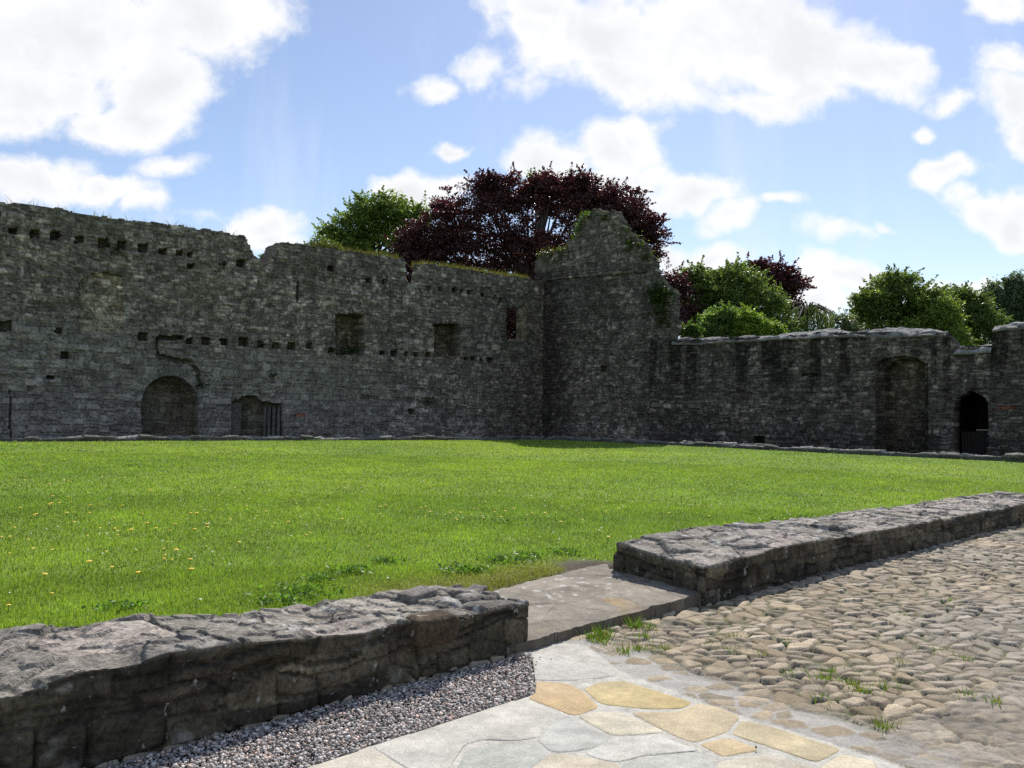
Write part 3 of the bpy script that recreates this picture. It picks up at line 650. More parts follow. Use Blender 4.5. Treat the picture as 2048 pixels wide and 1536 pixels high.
# ------------------------------------------------------------------ the far ruin
KW_Z = .42
def wp(px, py, D, N, C0=CORN, off=0.0):
    d = ray(px, py); c = C0+N*off; k = ((c-EYE[:2])@N)/(d[:2]@N); p = EYE+d*k
    return float((p[:2]-C0)@D), float(p[2])
def rubble(S_, Z_, cell, asp, seed, jv=.55):
    ws = S_+.10*(fbm(S_*1.5, Z_*1.5, seed)-.5); wz = Z_+.16*(fbm(S_*.7, Z_*.7, seed+1)-.5)
    f1, f2, iu, iv, du, dv = voro2(ws/(cell*asp), wz/cell, seed, .9, jv)
    q = lambda k_: h01(iu, iv, np.full(iu.shape, seed+k_))
    return f2-f1, q(1), q(2), q(3)
def far_wall(name, D, N, s0, s1, z0, z1, outline, holes, recs, thick, res, seed, colfn, big=None, thin=(), off=0.0, rag=.10, parent=None, loc=None, cell=.20):
    ns = int((s1-s0)/res)+1; nz = int((z1-z0)/res)+1
    sv = s0+np.arange(ns)*res; zv = z0+np.arange(nz)*res; S_, Z_ = np.meshgrid(sv, zv)
    e, r1, r2, r3 = coursed(S_, Z_, cell*.76, cell*1.15, seed)
    if big is not None:
        e2, q1, q2, q3 = coursed(S_, Z_, cell*1.15, cell*2.0, seed+50); bm = big(S_, Z_) > .5
        e, r1, r2, r3 = np.where(bm, e2, e), np.where(bm, q1, r1), np.where(bm, q2, r2), np.where(bm, q3, r3)
    def pert(s, z, a): return s+a*(fbm(s*4.2, z*5.5, seed+5, 3)-.5)*2, z+a*(fbm(s*3.2, z*5.5, seed+8, 3)-.5)*2
    dep = .06*(r1-.5)+.04*sm(.0, .22, e)+.05*(fbm(S_*.8, Z_*.8, seed+9)-.5)+.03*(fbm(S_*5, Z_*5, seed+12, 3)-.5)
    col = colfn(S_, Z_, e, r1, r2, r3)
    ps, pz = pert(S_, Z_, .025)
    csx = S_[:-1, :-1]+res/2; czx = Z_[:-1, :-1]+res/2
    cs1, cz1 = pert(csx, czx, rag); cs2, cz2 = pert(csx, czx, .025)
    mask = inpoly(cs1, cz1, outline)
    for h in holes: mask &= ~inpoly(cs2, cz2, h)
    reg = np.zeros(csx.shape, int)
    for k, rc in enumerate(recs):
        nm, poly, dd, cm = rc[:4]
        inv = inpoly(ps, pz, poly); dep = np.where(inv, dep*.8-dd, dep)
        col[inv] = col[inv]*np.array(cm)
        reg[inpoly(cs2, cz2, poly)] = k+1
    org = CORN+N*off
    fr = np.stack([org[0]+S_*D[0]+dep*N[0], org[1]+S_*D[1]+dep*N[1], Z_], -1).reshape(-1, 3)
    th = thick-.12*(fbm(S_*1.1, Z_*1.1, seed+20)-.5)
    for tp in thin: th = np.where(inpoly(S_, Z_, tp), .12, th)
    bk = np.stack([org[0]+S_*D[0]-th*N[0], org[1]+S_*D[1]-th*N[1], Z_], -1).reshape(-1, 3)
    midk = [np.stack([org[0]+S_*D[0]-(a*th)*N[0]+.12*(fbm(S_*3+a*9, Z_*3, seed+60)-.5)*D[0], org[1]+S_*D[1]-(a*th)*N[1]+.12*(fbm(S_*3+a*9, Z_*3, seed+60)-.5)*D[1], Z_+.16*(fbm(S_*4+a*5, Z_*4+a*7, seed+61)-.5)], -1).reshape(-1, 3) for a in (.2, .45, .7)]
    N0 = ns*nz; V = np.concatenate([fr]+midk+[bk]); C = np.concatenate([col.reshape(-1, 3)]*5)
    cells = grid_faces(nz, ns); mk = mask.ravel(); rg = reg.ravel()
    rim = []
    Mx = np.pad(mask, 1); I = (np.arange(nz-1)[:, None]*ns+np.arange(ns-1)[None, :])
    for (dy, dx, a, b_) in ((0, -1, 0, ns), (0, 1, ns+1, 1), (-1, 0, 1, 0), (1, 0, ns, ns+1)):
        nb = Mx[1+dy:1+dy+nz-1, 1+dx:1+dx+ns-1]; ed = mask & ~nb; i = I[ed]
        for q in range(4): rim.append(np.stack([i+a+q*N0, i+b_+q*N0, i+b_+(q+1)*N0, i+a+(q+1)*N0], -1))
    flip = (D[0]*0-0)  # orientation is left to two-sided shading
    body = np.concatenate([cells[mk & (rg == 0)], cells[mk][:, ::-1]+4*N0]+rim)
    ob = mesh(name, V, body, M_WALL, C, parent=parent, loc=loc if loc is not None else (*(org+D*(s0+s1)/2), z0))
    for k, rc in enumerate(recs):
        fc = cells[mk & (rg == k+1)]
        if len(fc):
            po = mesh(rc[0], V, fc, M_WALL, C, parent=ob)
            if len(rc) > 4 and rc[4]: po['label'] = rc[4]
    return ob
def wall_tint(S_, Z_, e, r1, r2, r3, seed, lum=1.0, light=.30):
    lum = lum*1.24
    n = fbm(S_*.35, Z_*.35, seed+70, 4); st = fbm(S_*1.6, Z_*.22, seed+71, 4); n2 = fbm(S_*2.2, Z_*2.2, seed+72, 4)
    spk = sm(.62, .70, fbm(S_*5.5, Z_*5.5, seed+75, 3))*sm(.4, .6, fbm(S_*.5, Z_*.5, seed+76, 3))
    b = .075+.16*spk+.115*r1**1.5+light*.8*.62*(r2 > .86)*(.3+.7*r3)
    b = b*(.75+.46*n2)*(.82+.38*n)
    c = np.stack([b*1.0, b*.985, b*.93], -1)
    warm = (r3 > .7)[..., None]*.4; c = c*(1-warm)+np.stack([b*1.08, b*.96, b*.82], -1)*warm
    jt = (1-sm(.02, .17, e))[..., None]*.6; c = c*(1-jt)+np.array([.048, .046, .04])*jt*(.5+.8*n[..., None])
    dark = sm(.50, .68, st)[..., None]*.33; c = c*(1-dark)+np.array([.042, .044, .042])*dark
    ms_ = sm(.56, .70, fbm(S_*.9+9, Z_*.9, seed+74, 4))[..., None]*.18; c = c*(1-ms_)+np.array([.055, .068, .038])*ms_
    return c*lum*np.array([1.10, 1.0, .93])
# --- left curtain wall
wl = lambda px, py: wp(px, py, DL, NL)
sEnd = wl(0, 700)[0]
TOP = [(-340,372),(-150,392),(0,402),(60,411),(120,418),(180,428),(250,440),(310,447),(380,455),(440,464),(490,471),(497,488),(508,508),(520,528),(530,533),(540,520),(546,502),(556,487),(600,488),(640,494),(720,505),(811,519),(813,567),(827,567),(829,529),(850,527),(940,540),(1000,550),(1060,557),(1100,562)]
outl = [wl(*p) for p in TOP]; outl = [(outl[0][0], -.2)]+outl+[(outl[-1][0]-.6, outl[-1][1]), (outl[-1][0]-.6, -.2)]
rect = lambda x0, y0, x1, y1: [wl(x0, y0), wl(x1, y0), wl(x1, y1), wl(x0, y1)]
arch = [(283,890),(283,800),(287,782),(297,768),(312,757),(330,752),(348,752),(366,758),(381,770),(391,785),(395,800),(396,890)]
recs = [('blocked_arch', [wl(*p) for p in arch], .7, (.66, .63, .54), 'round arched recess walled up with rubble'),  # dark tints paint the shade inside arch, fireplace and recesses
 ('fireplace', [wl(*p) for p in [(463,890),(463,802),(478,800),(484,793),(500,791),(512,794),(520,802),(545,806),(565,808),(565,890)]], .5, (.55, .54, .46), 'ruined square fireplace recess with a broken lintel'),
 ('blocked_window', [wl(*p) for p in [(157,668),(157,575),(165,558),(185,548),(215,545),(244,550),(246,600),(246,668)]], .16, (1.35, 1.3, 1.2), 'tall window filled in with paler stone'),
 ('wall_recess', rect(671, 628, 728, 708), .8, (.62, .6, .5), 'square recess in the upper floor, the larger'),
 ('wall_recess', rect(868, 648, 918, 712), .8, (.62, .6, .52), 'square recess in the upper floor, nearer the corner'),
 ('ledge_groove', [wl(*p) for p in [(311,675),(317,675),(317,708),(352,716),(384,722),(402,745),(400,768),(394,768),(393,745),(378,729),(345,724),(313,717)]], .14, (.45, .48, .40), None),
 ('window_reveal', rect(1035, 613, 1051, 682), .10, (1.5, 1.45, 1.25), None), ('straight_joint', rect(593, 562, 597, 605), .12, (.4, .4, .4), None), ('straight_joint', rect(19, 780, 22, 880), .10, (.45, .45, .45), None)]  # window reveal painted lighter for the light on its splay
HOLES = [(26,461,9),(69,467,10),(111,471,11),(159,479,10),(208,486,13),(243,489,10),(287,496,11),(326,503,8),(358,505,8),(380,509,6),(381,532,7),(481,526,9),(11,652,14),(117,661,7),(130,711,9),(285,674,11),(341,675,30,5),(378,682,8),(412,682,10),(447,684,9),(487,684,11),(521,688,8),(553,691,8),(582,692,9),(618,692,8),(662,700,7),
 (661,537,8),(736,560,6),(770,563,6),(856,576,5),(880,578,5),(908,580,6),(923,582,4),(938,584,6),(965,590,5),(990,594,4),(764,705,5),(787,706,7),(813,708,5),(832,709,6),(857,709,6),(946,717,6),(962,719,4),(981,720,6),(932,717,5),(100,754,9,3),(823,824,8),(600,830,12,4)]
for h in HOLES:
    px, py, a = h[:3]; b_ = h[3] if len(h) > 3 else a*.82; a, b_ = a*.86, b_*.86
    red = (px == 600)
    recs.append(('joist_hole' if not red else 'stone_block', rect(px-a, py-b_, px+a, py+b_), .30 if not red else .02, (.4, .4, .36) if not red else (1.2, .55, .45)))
def tintL(S_, Z_, e, r1, r2, r3):
    c = wall_tint(S_, Z_, e, r1, r2, r3, 900, 1.22)
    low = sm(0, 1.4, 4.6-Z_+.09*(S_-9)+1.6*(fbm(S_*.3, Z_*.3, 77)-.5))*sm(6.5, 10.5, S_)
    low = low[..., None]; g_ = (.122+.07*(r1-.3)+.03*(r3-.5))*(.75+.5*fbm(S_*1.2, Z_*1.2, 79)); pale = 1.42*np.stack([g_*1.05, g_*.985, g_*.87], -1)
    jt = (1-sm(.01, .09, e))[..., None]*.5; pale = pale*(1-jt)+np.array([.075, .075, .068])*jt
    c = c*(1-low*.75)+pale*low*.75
    damp_shade = (1-sm(.5, 5.5, S_+2.0*(fbm(S_*.5, Z_*.3, 83)-.5)))*(1-.45*sm(5, 8.5, Z_)); c = c*(1-.45*damp_shade[..., None])  # damp stain plus the corner's shade, both painted dark
    return c
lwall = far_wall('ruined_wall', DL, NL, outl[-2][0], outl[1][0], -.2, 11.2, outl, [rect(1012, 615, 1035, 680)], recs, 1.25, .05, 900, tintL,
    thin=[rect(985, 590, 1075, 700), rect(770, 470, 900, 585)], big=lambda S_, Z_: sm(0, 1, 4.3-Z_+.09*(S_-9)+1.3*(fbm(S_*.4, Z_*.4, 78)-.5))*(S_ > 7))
tag(lwall, 'long tall ruined stone wall with joist holes, an arched recess and a broken gap in its top', 'wall')
# splayed right reveal of the slit window, arch ring, fireplace jamb shafts
def wl3(s, z, out=0.0): p = CORN+DL*s+NL*out; return np.array([p[0], p[1], z])
def prism(name, quadfront, o0, o1, mat, colr, parent, f3=wl3, seed=0):
    q = np.array(quadfront); n = len(q); V = np.array([f3(s, z, o1) for s, z in q]+[f3(s, z, o0) for s, z in q])
    side = np.array([[i, (i+1) % n, (i+1) % n+n, i+n] for i in range(n)])
    r_ = np.random.default_rng(seed); C = np.array(colr)*(.8+.4*r_.random((2*n, 1)))
    fs = [side, np.arange(n)[None], (np.arange(n)[::-1]+n)[None]]
    return mesh(name, V, fs, mat, C, parent=parent)
ac = wl(340, 806); rr = (wl(283, 806)[0]-wl(396, 806)[0])/2; rng2 = np.random.default_rng(3)
nv = 17; Vv, Fv, Cv = [], [], []
for i in range(nv):
    a0 = math.pi*(i+.05)/nv; a1 = math.pi*(i+.95)/nv; R0, R1 = rr*1.0, rr*(1.24+.1*rng2.random()); rz = 1.02
    q = [(ac[0]+math.cos(a)*Rr, ac[1]+math.sin(a)*Rr*rz) for a, Rr in ((a0, R0), (a1, R0), (a1, R1), (a0, R1))]
    b0 = len(Vv); oo = .045+.02*rng2.random()
    Vv += [wl3(s, z, oo) for s, z in q]+[wl3(s, z, -.4) for s, z in q]
    tone = .11+.08*rng2.random(); Cv += [(tone, tone*.95, tone*.85)]*8
    Fv += [[b0, b0+1, b0+2, b0+3], [b0+7, b0+6, b0+5, b0+4]]+[[b0+j, b0+(j+1) % 4, b0+4+(j+1) % 4, b0+4+j] for j in range(4)]
mesh('arch_ring', np.array(Vv), np.array(Fv), M_WALL, np.array(Cv), parent=lwall)
for px in (535, 542, 550, 558):
    s, zb = wl(px, 885); zt = wl(px, 812)[1]; n = 12; aa = np.linspace(0, 2*np.pi, n, endpoint=False)
    ov = -.38+.09*((px-535)/8)
    V = np.array([wl3(s+.075*math.cos(a), z, ov+.075*math.sin(a)) for z in (zb-.3, zt) for a in aa])
    mesh('jamb_shaft', V, [np.array([[i, (i+1) % n, n+(i+1) % n, n+i] for i in range(n)]), (np.arange(n)+n)[None]], M_WALL, np.array([.10, .096, .085])+np.zeros((2*n, 3)), parent=lwall, smooth=True)
s0, _ = wl(472, 850); _, zt = wl(472, 806); _, zb = wl(472, 888)
prism('jamb_post', [(s0-.22, zb), (s0+.22, zb), (s0+.22, zt), (s0-.22, zt)], -.4, -.06, M_WALL, (.10, .092, .078), lwall)

# --- gable wall
wr = lambda px, py: wp(px, py, DR, NR)
GT = [(1069,565),(1069,522),(1081,504),(1104,503),(1129,500),(1135,488),(1151,473),(1155,455),(1164,438),(1182,423),(1193,418),(1210,421),(1229,424),(1246,442),(1260,466),(1274,477),(1285,484),(1300,504),(1310,522),(1315,544),(1327,559),(1337,575),(1350,578),(1351,690),(1351,760)]
go = [wr(*p) for p in GT]; go = go+[(go[-1][0], -.2), (go[0][0], -.2)]
rectR = lambda x0, y0, x1, y1: [wr(x0, y0), wr(x1, y0), wr(x1, y1), wr(x0, y1)]
def tintG(S_, Z_, e, r1, r2, r3):
    c = wall_tint(S_, Z_, e, r1, r2, r3, 1200, .88, .30)
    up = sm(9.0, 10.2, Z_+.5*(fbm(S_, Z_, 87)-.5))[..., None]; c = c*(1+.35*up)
    damp_shade = (1-sm(.3, 2.6, S_+1.5*(fbm(S_*.5, Z_*.3, 85)-.5)))*(1-sm(9.3, 9.8, Z_)); c = c*(1-.55*damp_shade[..., None])  # gable side of the corner: damp stain and painted shade
    return c
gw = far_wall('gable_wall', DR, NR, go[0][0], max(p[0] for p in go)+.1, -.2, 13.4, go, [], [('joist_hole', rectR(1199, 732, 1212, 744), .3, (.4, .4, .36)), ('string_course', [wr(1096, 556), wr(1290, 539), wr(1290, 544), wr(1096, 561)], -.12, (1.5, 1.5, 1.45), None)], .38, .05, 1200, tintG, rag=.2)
tag(gw, 'tall pointed gable end wall with a string course rising beside the copper beech', 'wall')
# --- lower boundary wall on the right with niche and doorway
OFR = .14
wb = lambda px, py: wp(px, py, DR, NR, CORN, OFR)
BTOP = [(1300,680),(1352,681),(1420,679),(1500,675),(1580,671),(1640,666),(1720,664),(1800,664),(1893,667),(1908,678),(1912,694),(1984,690),(1986,660),(2048,653),(2300,640)]
bo = [wb(*p) for p in BTOP]; bo = [(bo[0][0], -.2)]+bo+[(bo[-1][0], -.2)]
rectB = lambda x0, y0, x1, y1: [wb(x0, y0), wb(x1, y0), wb(x1, y1), wb(x0, y1)]
niche = [(1752,910),(1752,728),(1770,718),(1800,712),(1828,716),(1855,729),(1855,910)]
inner = [(1768,910),(1768,735),(1785,722),(1805,717),(1828,719),(1846,730),(1846,910)]
door = [(1906,930),(1908,806),(1912,797),(1926,788),(1941,780),(1957,787),(1972,798),(1977,808),(1975,930)]
def tintB(S_, Z_, e, r1, r2, r3):
    c = wall_tint(S_, Z_, e, r1, r2, r3, 1500, .74, .42)
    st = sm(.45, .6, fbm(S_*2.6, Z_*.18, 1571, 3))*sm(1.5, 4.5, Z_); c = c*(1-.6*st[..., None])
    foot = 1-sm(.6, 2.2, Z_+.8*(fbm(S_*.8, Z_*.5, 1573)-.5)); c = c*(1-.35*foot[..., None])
    return c
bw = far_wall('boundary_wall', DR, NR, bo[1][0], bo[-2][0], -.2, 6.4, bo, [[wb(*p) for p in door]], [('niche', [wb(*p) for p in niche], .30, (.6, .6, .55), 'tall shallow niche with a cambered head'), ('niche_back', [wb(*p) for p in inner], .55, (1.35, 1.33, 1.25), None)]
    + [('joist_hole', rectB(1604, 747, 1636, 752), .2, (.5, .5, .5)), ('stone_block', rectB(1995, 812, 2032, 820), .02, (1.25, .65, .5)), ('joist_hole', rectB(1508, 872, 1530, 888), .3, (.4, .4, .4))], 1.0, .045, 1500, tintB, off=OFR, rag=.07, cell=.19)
tag(bw, 'lower stone wall with rough slab coping, a tall niche and a dark doorway', 'wall')
def wb3(s, z, out=0.0): p = CORN+DR*s+NR*(OFR+out); return np.array([p[0], p[1], z])
def coping(pts_low, pts_high, seed):
    """sloping slab coping: front drip edge low, rising to a ridge"""
    lo = np.array([wb(*p) for p in pts_low]); s0_, s1_ = lo[0, 0], lo[-1, 0]; n = max(8, int((s1_-s0_)/.05)); sv = np.linspace(s0_, s1_, n)
    zl = np.interp(sv, lo[:, 0], lo[:, 1]); hi = np.array([wp(p[0], p[1], DR, NR, CORN, OFR-.45) for p in pts_high]); zh = np.interp(sv, hi[:, 0], hi[:, 1])
    prof = [(-.1, -.10, 0), (.13, -.09, 0), (.17, -.03, .0)]+[(.18-.68*k, 0, k) for k in np.linspace(.08, 1, 9)]+[(-.75, 0, .75), (-1.05, 0, .3), (-1.1, -.3, 0)]
    V, C = [], []
    for j, (o_, dz, k) in enumerate(prof):
        f1, f2, iu, iv, du, dv = voro2(sv/.75+.2*(fbm(sv*3, sv*0+o_*3, seed)-.5), sv*0+o_/.5+3, seed); r1 = h01(iu, iv, np.full(iu.shape, 3))
        ed = f2-f1
        bump = .13*(r1-.5)+.18*(fbm(sv*2.3, sv*0+o_*4, seed+2, 4)-.5)+.05*(np.floor(fbm(sv*6, sv*0+o_*9, seed+3, 3)*8)/8-.5)
        oo = o_+(.10*(fbm(sv*1.7, sv*0+j*.1, seed+5)-.5)*2+.1*(r1-.5) if j in (1, 2) else 0)
        z = zl+(zh-zl)*k+dz+bump*(.35 if j < 3 else 1)
        for i in range(n):
            V.append(wb3(sv[i], z[i], (oo[i] if np.ndim(oo) else oo)))
        tone = (.16+.13*r1+.22*(fbm(sv*4, sv*0+o_*6, seed+9, 4)-.5))*(.75+.25*sm(0, .1, ed)); C.append(np.stack([tone, tone*.98, tone*.94], -1))
    return np.array(V), grid_faces(len(prof), n), np.concatenate(C)
for lowp, hip, sd_ in (([(1346,686),(1420,684),(1500,680),(1580,676),(1650,672),(1720,670),(1800,672),(1850,668),(1894,668)], [(1346,679),(1420,676),(1500,672),(1560,670),(1620,665),(1655,657),(1690,664),(1735,664),(1752,656),(1800,655),(1850,657),(1878,661),(1894,668)], 1601),
                       ([(1986,659),(2010,656),(2048,653),(2200,646)], [(1986,653),(2010,649),(2048,648),(2200,640)], 1603),
                       ([(1909,705),(1950,704),(1984,702)], [(1909,691),(1950,689),(1984,687)], 1605)):
    V, fa, C = coping(lowp, hip, sd_); mesh('coping', V, fa, M_KERB, C, parent=bw)
# passage behind the doorway
dl, dr = wb(1906, 850)[0], wb(1977, 850)[0]; zt = wb(1941, 780)[1]+.25
Vq = np.array([wb3(s, z, -o_) for o_ in (.95, 6) for s, z in ((dl-.3, .2), (dl-.3, zt), (dr+.9, zt), (dr+.9, .2))])
Vq2 = np.array([wb3(s, z, -o_) for o_ in (.95, 6.4) for s, z in ((dl-.7, .0), (dl-.7, zt+.4), (dr+1.3, zt+.4), (dr+1.3, .0))])
fq = np.array([[0, 1, 5, 4], [1, 2, 6, 5], [2, 3, 7, 6], [4, 5, 6, 7], [0, 4, 7, 3]])
mesh('passage', np.concatenate([Vq, Vq2]), np.concatenate([fq, fq+8]), M_WALL, np.full((16, 3), .08), parent=bw)
gate_s0, gate_s1 = dl+.05, dr-.05; zg0, zg1 = KW_Z+.02, wb(1950, 861)[1]
ge = empty('gate', wb3((gate_s0+gate_s1)/2, zg0, -1.2)); tag(ge, 'low dark wooden gate with pale top rail inside the doorway', 'gate')
def bx(name, s0, s1, z0, z1, o0, o1, mat, parent):
    V = np.array([wb3(s, z, o_) for o_ in (o0, o1) for s, z in ((s0, z0), (s1, z0), (s1, z1), (s0, z1))])
    f = np.array([[0, 1, 2, 3], [7, 6, 5, 4], [0, 4, 5, 1], [1, 5, 6, 2], [2, 6, 7, 3], [3, 7, 4, 0]])
    return mesh(name, V, f, mat, parent=parent)
mid = gate_s0+(gate_s1-gate_s0)*.48
bx('top_rail', mid, gate_s1, zg1, zg1+.045, -1.26, -1.16, M_RAIL, ge)
bx('lower_rail', gate_s0, mid, zg1-.42, zg1-.38, -1.26, -1.18, M_WOOD, ge)
nb = 11
for i in range(nb):
    a = gate_s0+(gate_s1-gate_s0)*(i+.1)/nb; bx('board', a, a+(gate_s1-gate_s0)/nb*.82, zg0, zg1-.003-(.05 if i < 5 else 0), -1.23, -1.20, M_WOOD, ge)
# --- walk between kerb and walls
cc = CORN
Vw = [wl3(outl[1][0], KW_Z, .6), wl3(-1, KW_Z, .0), wb3(-1, KW_Z, 0), wb3(bo[-2][0], KW_Z, 0.6), wb3(bo[-2][0], KW_Z, KOFF+.4)]
kc = np.linalg.solve(np.array([NL, NR]), np.array([KOFF, KOFF]))+CORN          # kerb corner
Vw += [np.array([*kc, KW_Z]), wl3(outl[1][0], KW_Z, KOFF+.4)]
Vw[1] = np.array([*(CORN-NL*.5-NR*.5), KW_Z]); Vw.pop(2)
Vw[0] = wl3(outl[1][0], KW_Z, -.6); Vw[2] = wb3(bo[-2][0], KW_Z, -6.5)
o = mesh('cloister_walk', np.array(Vw), [np.arange(len(Vw))[None]], mat_plain('walk_gravel', (.22, .20, .17), .95, .3, 8)); tag(o, kind='structure')
# --- far kerbs
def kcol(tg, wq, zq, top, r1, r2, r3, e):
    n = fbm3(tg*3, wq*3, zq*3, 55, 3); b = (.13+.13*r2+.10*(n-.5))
    return np.stack([b, b*.97, b*.91], -1)*(.45+.55*top)[:, None]  # shade put into the colour: sides darker than the sunlit top
lenL = outl[1][0]-float((kc-CORN)@DL); orgk = kc+DL*lenL
hz = lambda org, u: (lambda t: lawn_z(org[0]+u[0]*t, org[1]+u[1]*t)+.12+.07*(fbm(t*1.3, t*0, 5)-.5)+.10*(fbm(t*.25, t*0+3, 6)-.5))
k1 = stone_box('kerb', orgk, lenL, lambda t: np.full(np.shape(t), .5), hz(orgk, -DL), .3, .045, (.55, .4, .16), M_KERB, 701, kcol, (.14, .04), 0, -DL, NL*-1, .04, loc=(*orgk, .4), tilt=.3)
tag(k1, 'rough low stone kerb at the lawn edge below the long tall wall', 'kerb', 'far kerbs of the lawn')
lenR = bo[-2][0]-float((kc-CORN)@DR)
hz2 = lambda t: hz(kc, DR)(t)+.06*(fbm(t*.9, t*0+8, 15, 3)-.3)
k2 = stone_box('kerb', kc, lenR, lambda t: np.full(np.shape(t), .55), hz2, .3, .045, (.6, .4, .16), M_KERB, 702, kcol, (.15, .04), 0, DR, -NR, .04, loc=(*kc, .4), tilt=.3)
tag(k2, 'rough low stone kerb at the lawn edge below the doorway and niche', 'kerb', 'far kerbs of the lawn')

# ------------------------------------------------------------------ vegetation
def leaves(P, size, r, colr, var=.35, up=.35, asp=.55, droop=None):
    n = len(P); nrm = r.normal(size=(n, 3)); nrm[:, 2] = np.abs(nrm[:, 2])+up; nrm /= np.linalg.norm(nrm, axis=1)[:, None]
    a = r.normal(size=(n, 3)); a -= nrm*(a*nrm).sum(1)[:, None]; a /= np.linalg.norm(a, axis=1)[:, None]
    if droop is not None: a = a*.35+np.array([0, 0, -1])*droop; a /= np.linalg.norm(a, axis=1)[:, None]; nrm = np.cross(a, r.normal(size=(n, 3))); nrm /= np.linalg.norm(nrm, axis=1)[:, None]
    b = np.cross(nrm, a); L = (size*(.6+.8*r.random(n)))[:, None]; Wd = L*asp
    V = np.stack([P-a*L*.5, P+b*Wd*.5+nrm*L*.05, P+a*L*.5, P-b*Wd*.5+nrm*L*.05], 1).reshape(-1, 3)
    c = np.array(colr)*(1+var*(r.random((n, 1))-.5)*2)*(1+.15*(r.random((n, 3))-.5))
    return V, np.arange(n*4).reshape(-1, 4), np.repeat(c, 4, 0)
def tube(pts, rad, n=8):
    pts = np.asarray(pts, float); V = []; m_ = len(pts)
    for i in range(m_):
        d = pts[min(i+1, m_-1)]-pts[max(i-1, 0)]; d = d/np.linalg.norm(d); x = np.cross(d, (0.3, .9, .1)); x /= np.linalg.norm(x); y = np.cross(d, x)
        for a in np.linspace(0, 2*np.pi, n, endpoint=False): V.append(pts[i]+rad[i]*(x*math.cos(a)+y*math.sin(a)))
    f = [[i*n+j, i*n+(j+1) % n, (i+1)*n+(j+1) % n, (i+1)*n+j] for i in range(m_-1) for j in range(n)]
    return np.array(V), np.array(f)
def tree(name, label, Yd, lobes, colr, nclump, nleaf, leaf, seed, mat=None, group=None, var=.35, clump=.9, flat=.6, cols=None, gz=.3, trunk_r=.35, droop=None, shell=.5, depth=1.0, grow=.92, spray=.7, fill=.05, rise=.08):
    """lobes are in photo pixels (cx,cy,rx,ry) at distance Yd; each becomes a real ellipsoid filled with leaf clumps"""
    r = np.random.default_rng(seed); mat = mat or M_LEAF
    E = []
    for lb in lobes:
        c = atY(lb[0], lb[1], Yd); rx = lb[2]*Yd/F*grow; rz = lb[3]*Yd/F*grow; E.append((c+np.array([0, (r.random()-.5)*rx*.8*depth, 0]), rx, rx*.85*depth, rz))
    for e in list(E):
        for _ in range(6):
            d_ = r.normal(size=3); d_[1] *= .7; d_[2] = abs(d_[2])*1.0+.1*r.normal(); d_ /= np.linalg.norm(d_); k_ = r.uniform(.22, .42)
            E.append((e[0]+d_*np.array(e[1:])*.93, e[1]*k_, e[2]*k_, e[3]*k_*1.1))
    vol = np.array([e[1]*e[3] for e in E]); pk = r.choice(len(E), nclump, p=vol/vol.sum())
    cen = np.array([E[i][0] for i in pk]); ax = np.array([E[i][1:] for i in pk])
    d = r.normal(size=(nclump, 3)); d /= np.linalg.norm(d, axis=1)[:, None]; rad = (shell+(1.0-shell)*r.random(nclump)**.6)*np.where(r.random(nclump) < .16, 1.16, 1.0)
    CC = cen+d*ax*rad[:, None]
    cs = clump*(.55+.8*r.random(nclump))
    li = np.repeat(np.arange(nclump), nleaf); q = r.normal(size=(len(li), 3)); q /= np.linalg.norm(q, axis=1)[:, None]; q *= (r.random(len(li))**.45)[:, None]
    P = CC[li]+q*np.stack([cs[li], cs[li], cs[li]*flat], -1)
    tone = ((.75+.5*r.random(nclump))*r.uniform(.72, 1.28, len(E))[pk])[li]
    V, f, C = leaves(P, leaf, r, colr, var, droop=droop)
    ns_ = int(nclump*spray); kk = r.choice(len(E), ns_, p=vol/vol.sum()); dd = r.normal(size=(ns_, 3)); dd[:, 2] = np.abs(dd[:, 2])*.9-.25; dd /= np.linalg.norm(dd, axis=1)[:, None]
    b0 = np.array([E[i][0] for i in kk])+dd*np.array([E[i][1:] for i in kk])*.95; ds_ = dd+.35*r.normal(size=(ns_, 3)); ds_[:, 2] += rise; ds_ /= np.linalg.norm(ds_, axis=1)[:, None]
    sl = clump*r.uniform(.7, 1.6, ns_); m2 = max(10, int(nleaf*.5)); tq = r.random((ns_, m2)); Psp = (b0[:, None]+ds_[:, None]*(tq*sl[:, None])[..., None]+r.normal(size=(ns_, m2, 3))*(clump*.17*(1.1-tq))[..., None]*np.array([1, 1, .55])).reshape(-1, 3)
    nf = int(fill*nclump*nleaf); kk = r.choice(len(E), nf, p=vol/vol.sum()); q3 = r.normal(size=(nf, 3)); q3 /= np.linalg.norm(q3, axis=1)[:, None]; Pf = np.array([E[i][0] for i in kk])+q3*np.array([E[i][1:] for i in kk])*(r.random((nf, 1))**.5)*.8
    V2, f2_, C2 = leaves(np.concatenate([Psp, Pf]), leaf*1.0, r, colr, var, droop=droop); V3 = V2
    C2 = C2*np.repeat(r.uniform(.75, 1.3, len(C2)//4), 4)[:, None]
    if cols is not None:
        alt = (r.random(nclump) < cols[1])[li]; C = C.reshape(-1, 4, 3); C[alt] = C[alt]*0+np.array(cols[0])*(1+.5*(r.random((alt.sum(), 1, 1))-.5)); C = C.reshape(-1, 3)
    C = C*np.repeat(tone, 4)[:, None]
    f = np.concatenate([f, f2_+len(V)]); V = np.concatenate([V, V2]); C = np.concatenate([C, C2])
    foot = np.array([np.average([e[0][0] for e in E], weights=vol), np.average([e[0][1] for e in E], weights=vol), gz-.4])
    root = empty(name, foot); tag(root, label, 'tree', group)
    crown = mesh('crown', V, f, mat, C, parent=root)
    topc = np.average([e[0] for e in E], axis=0, weights=vol)
    fork = foot+(topc-foot)*.55
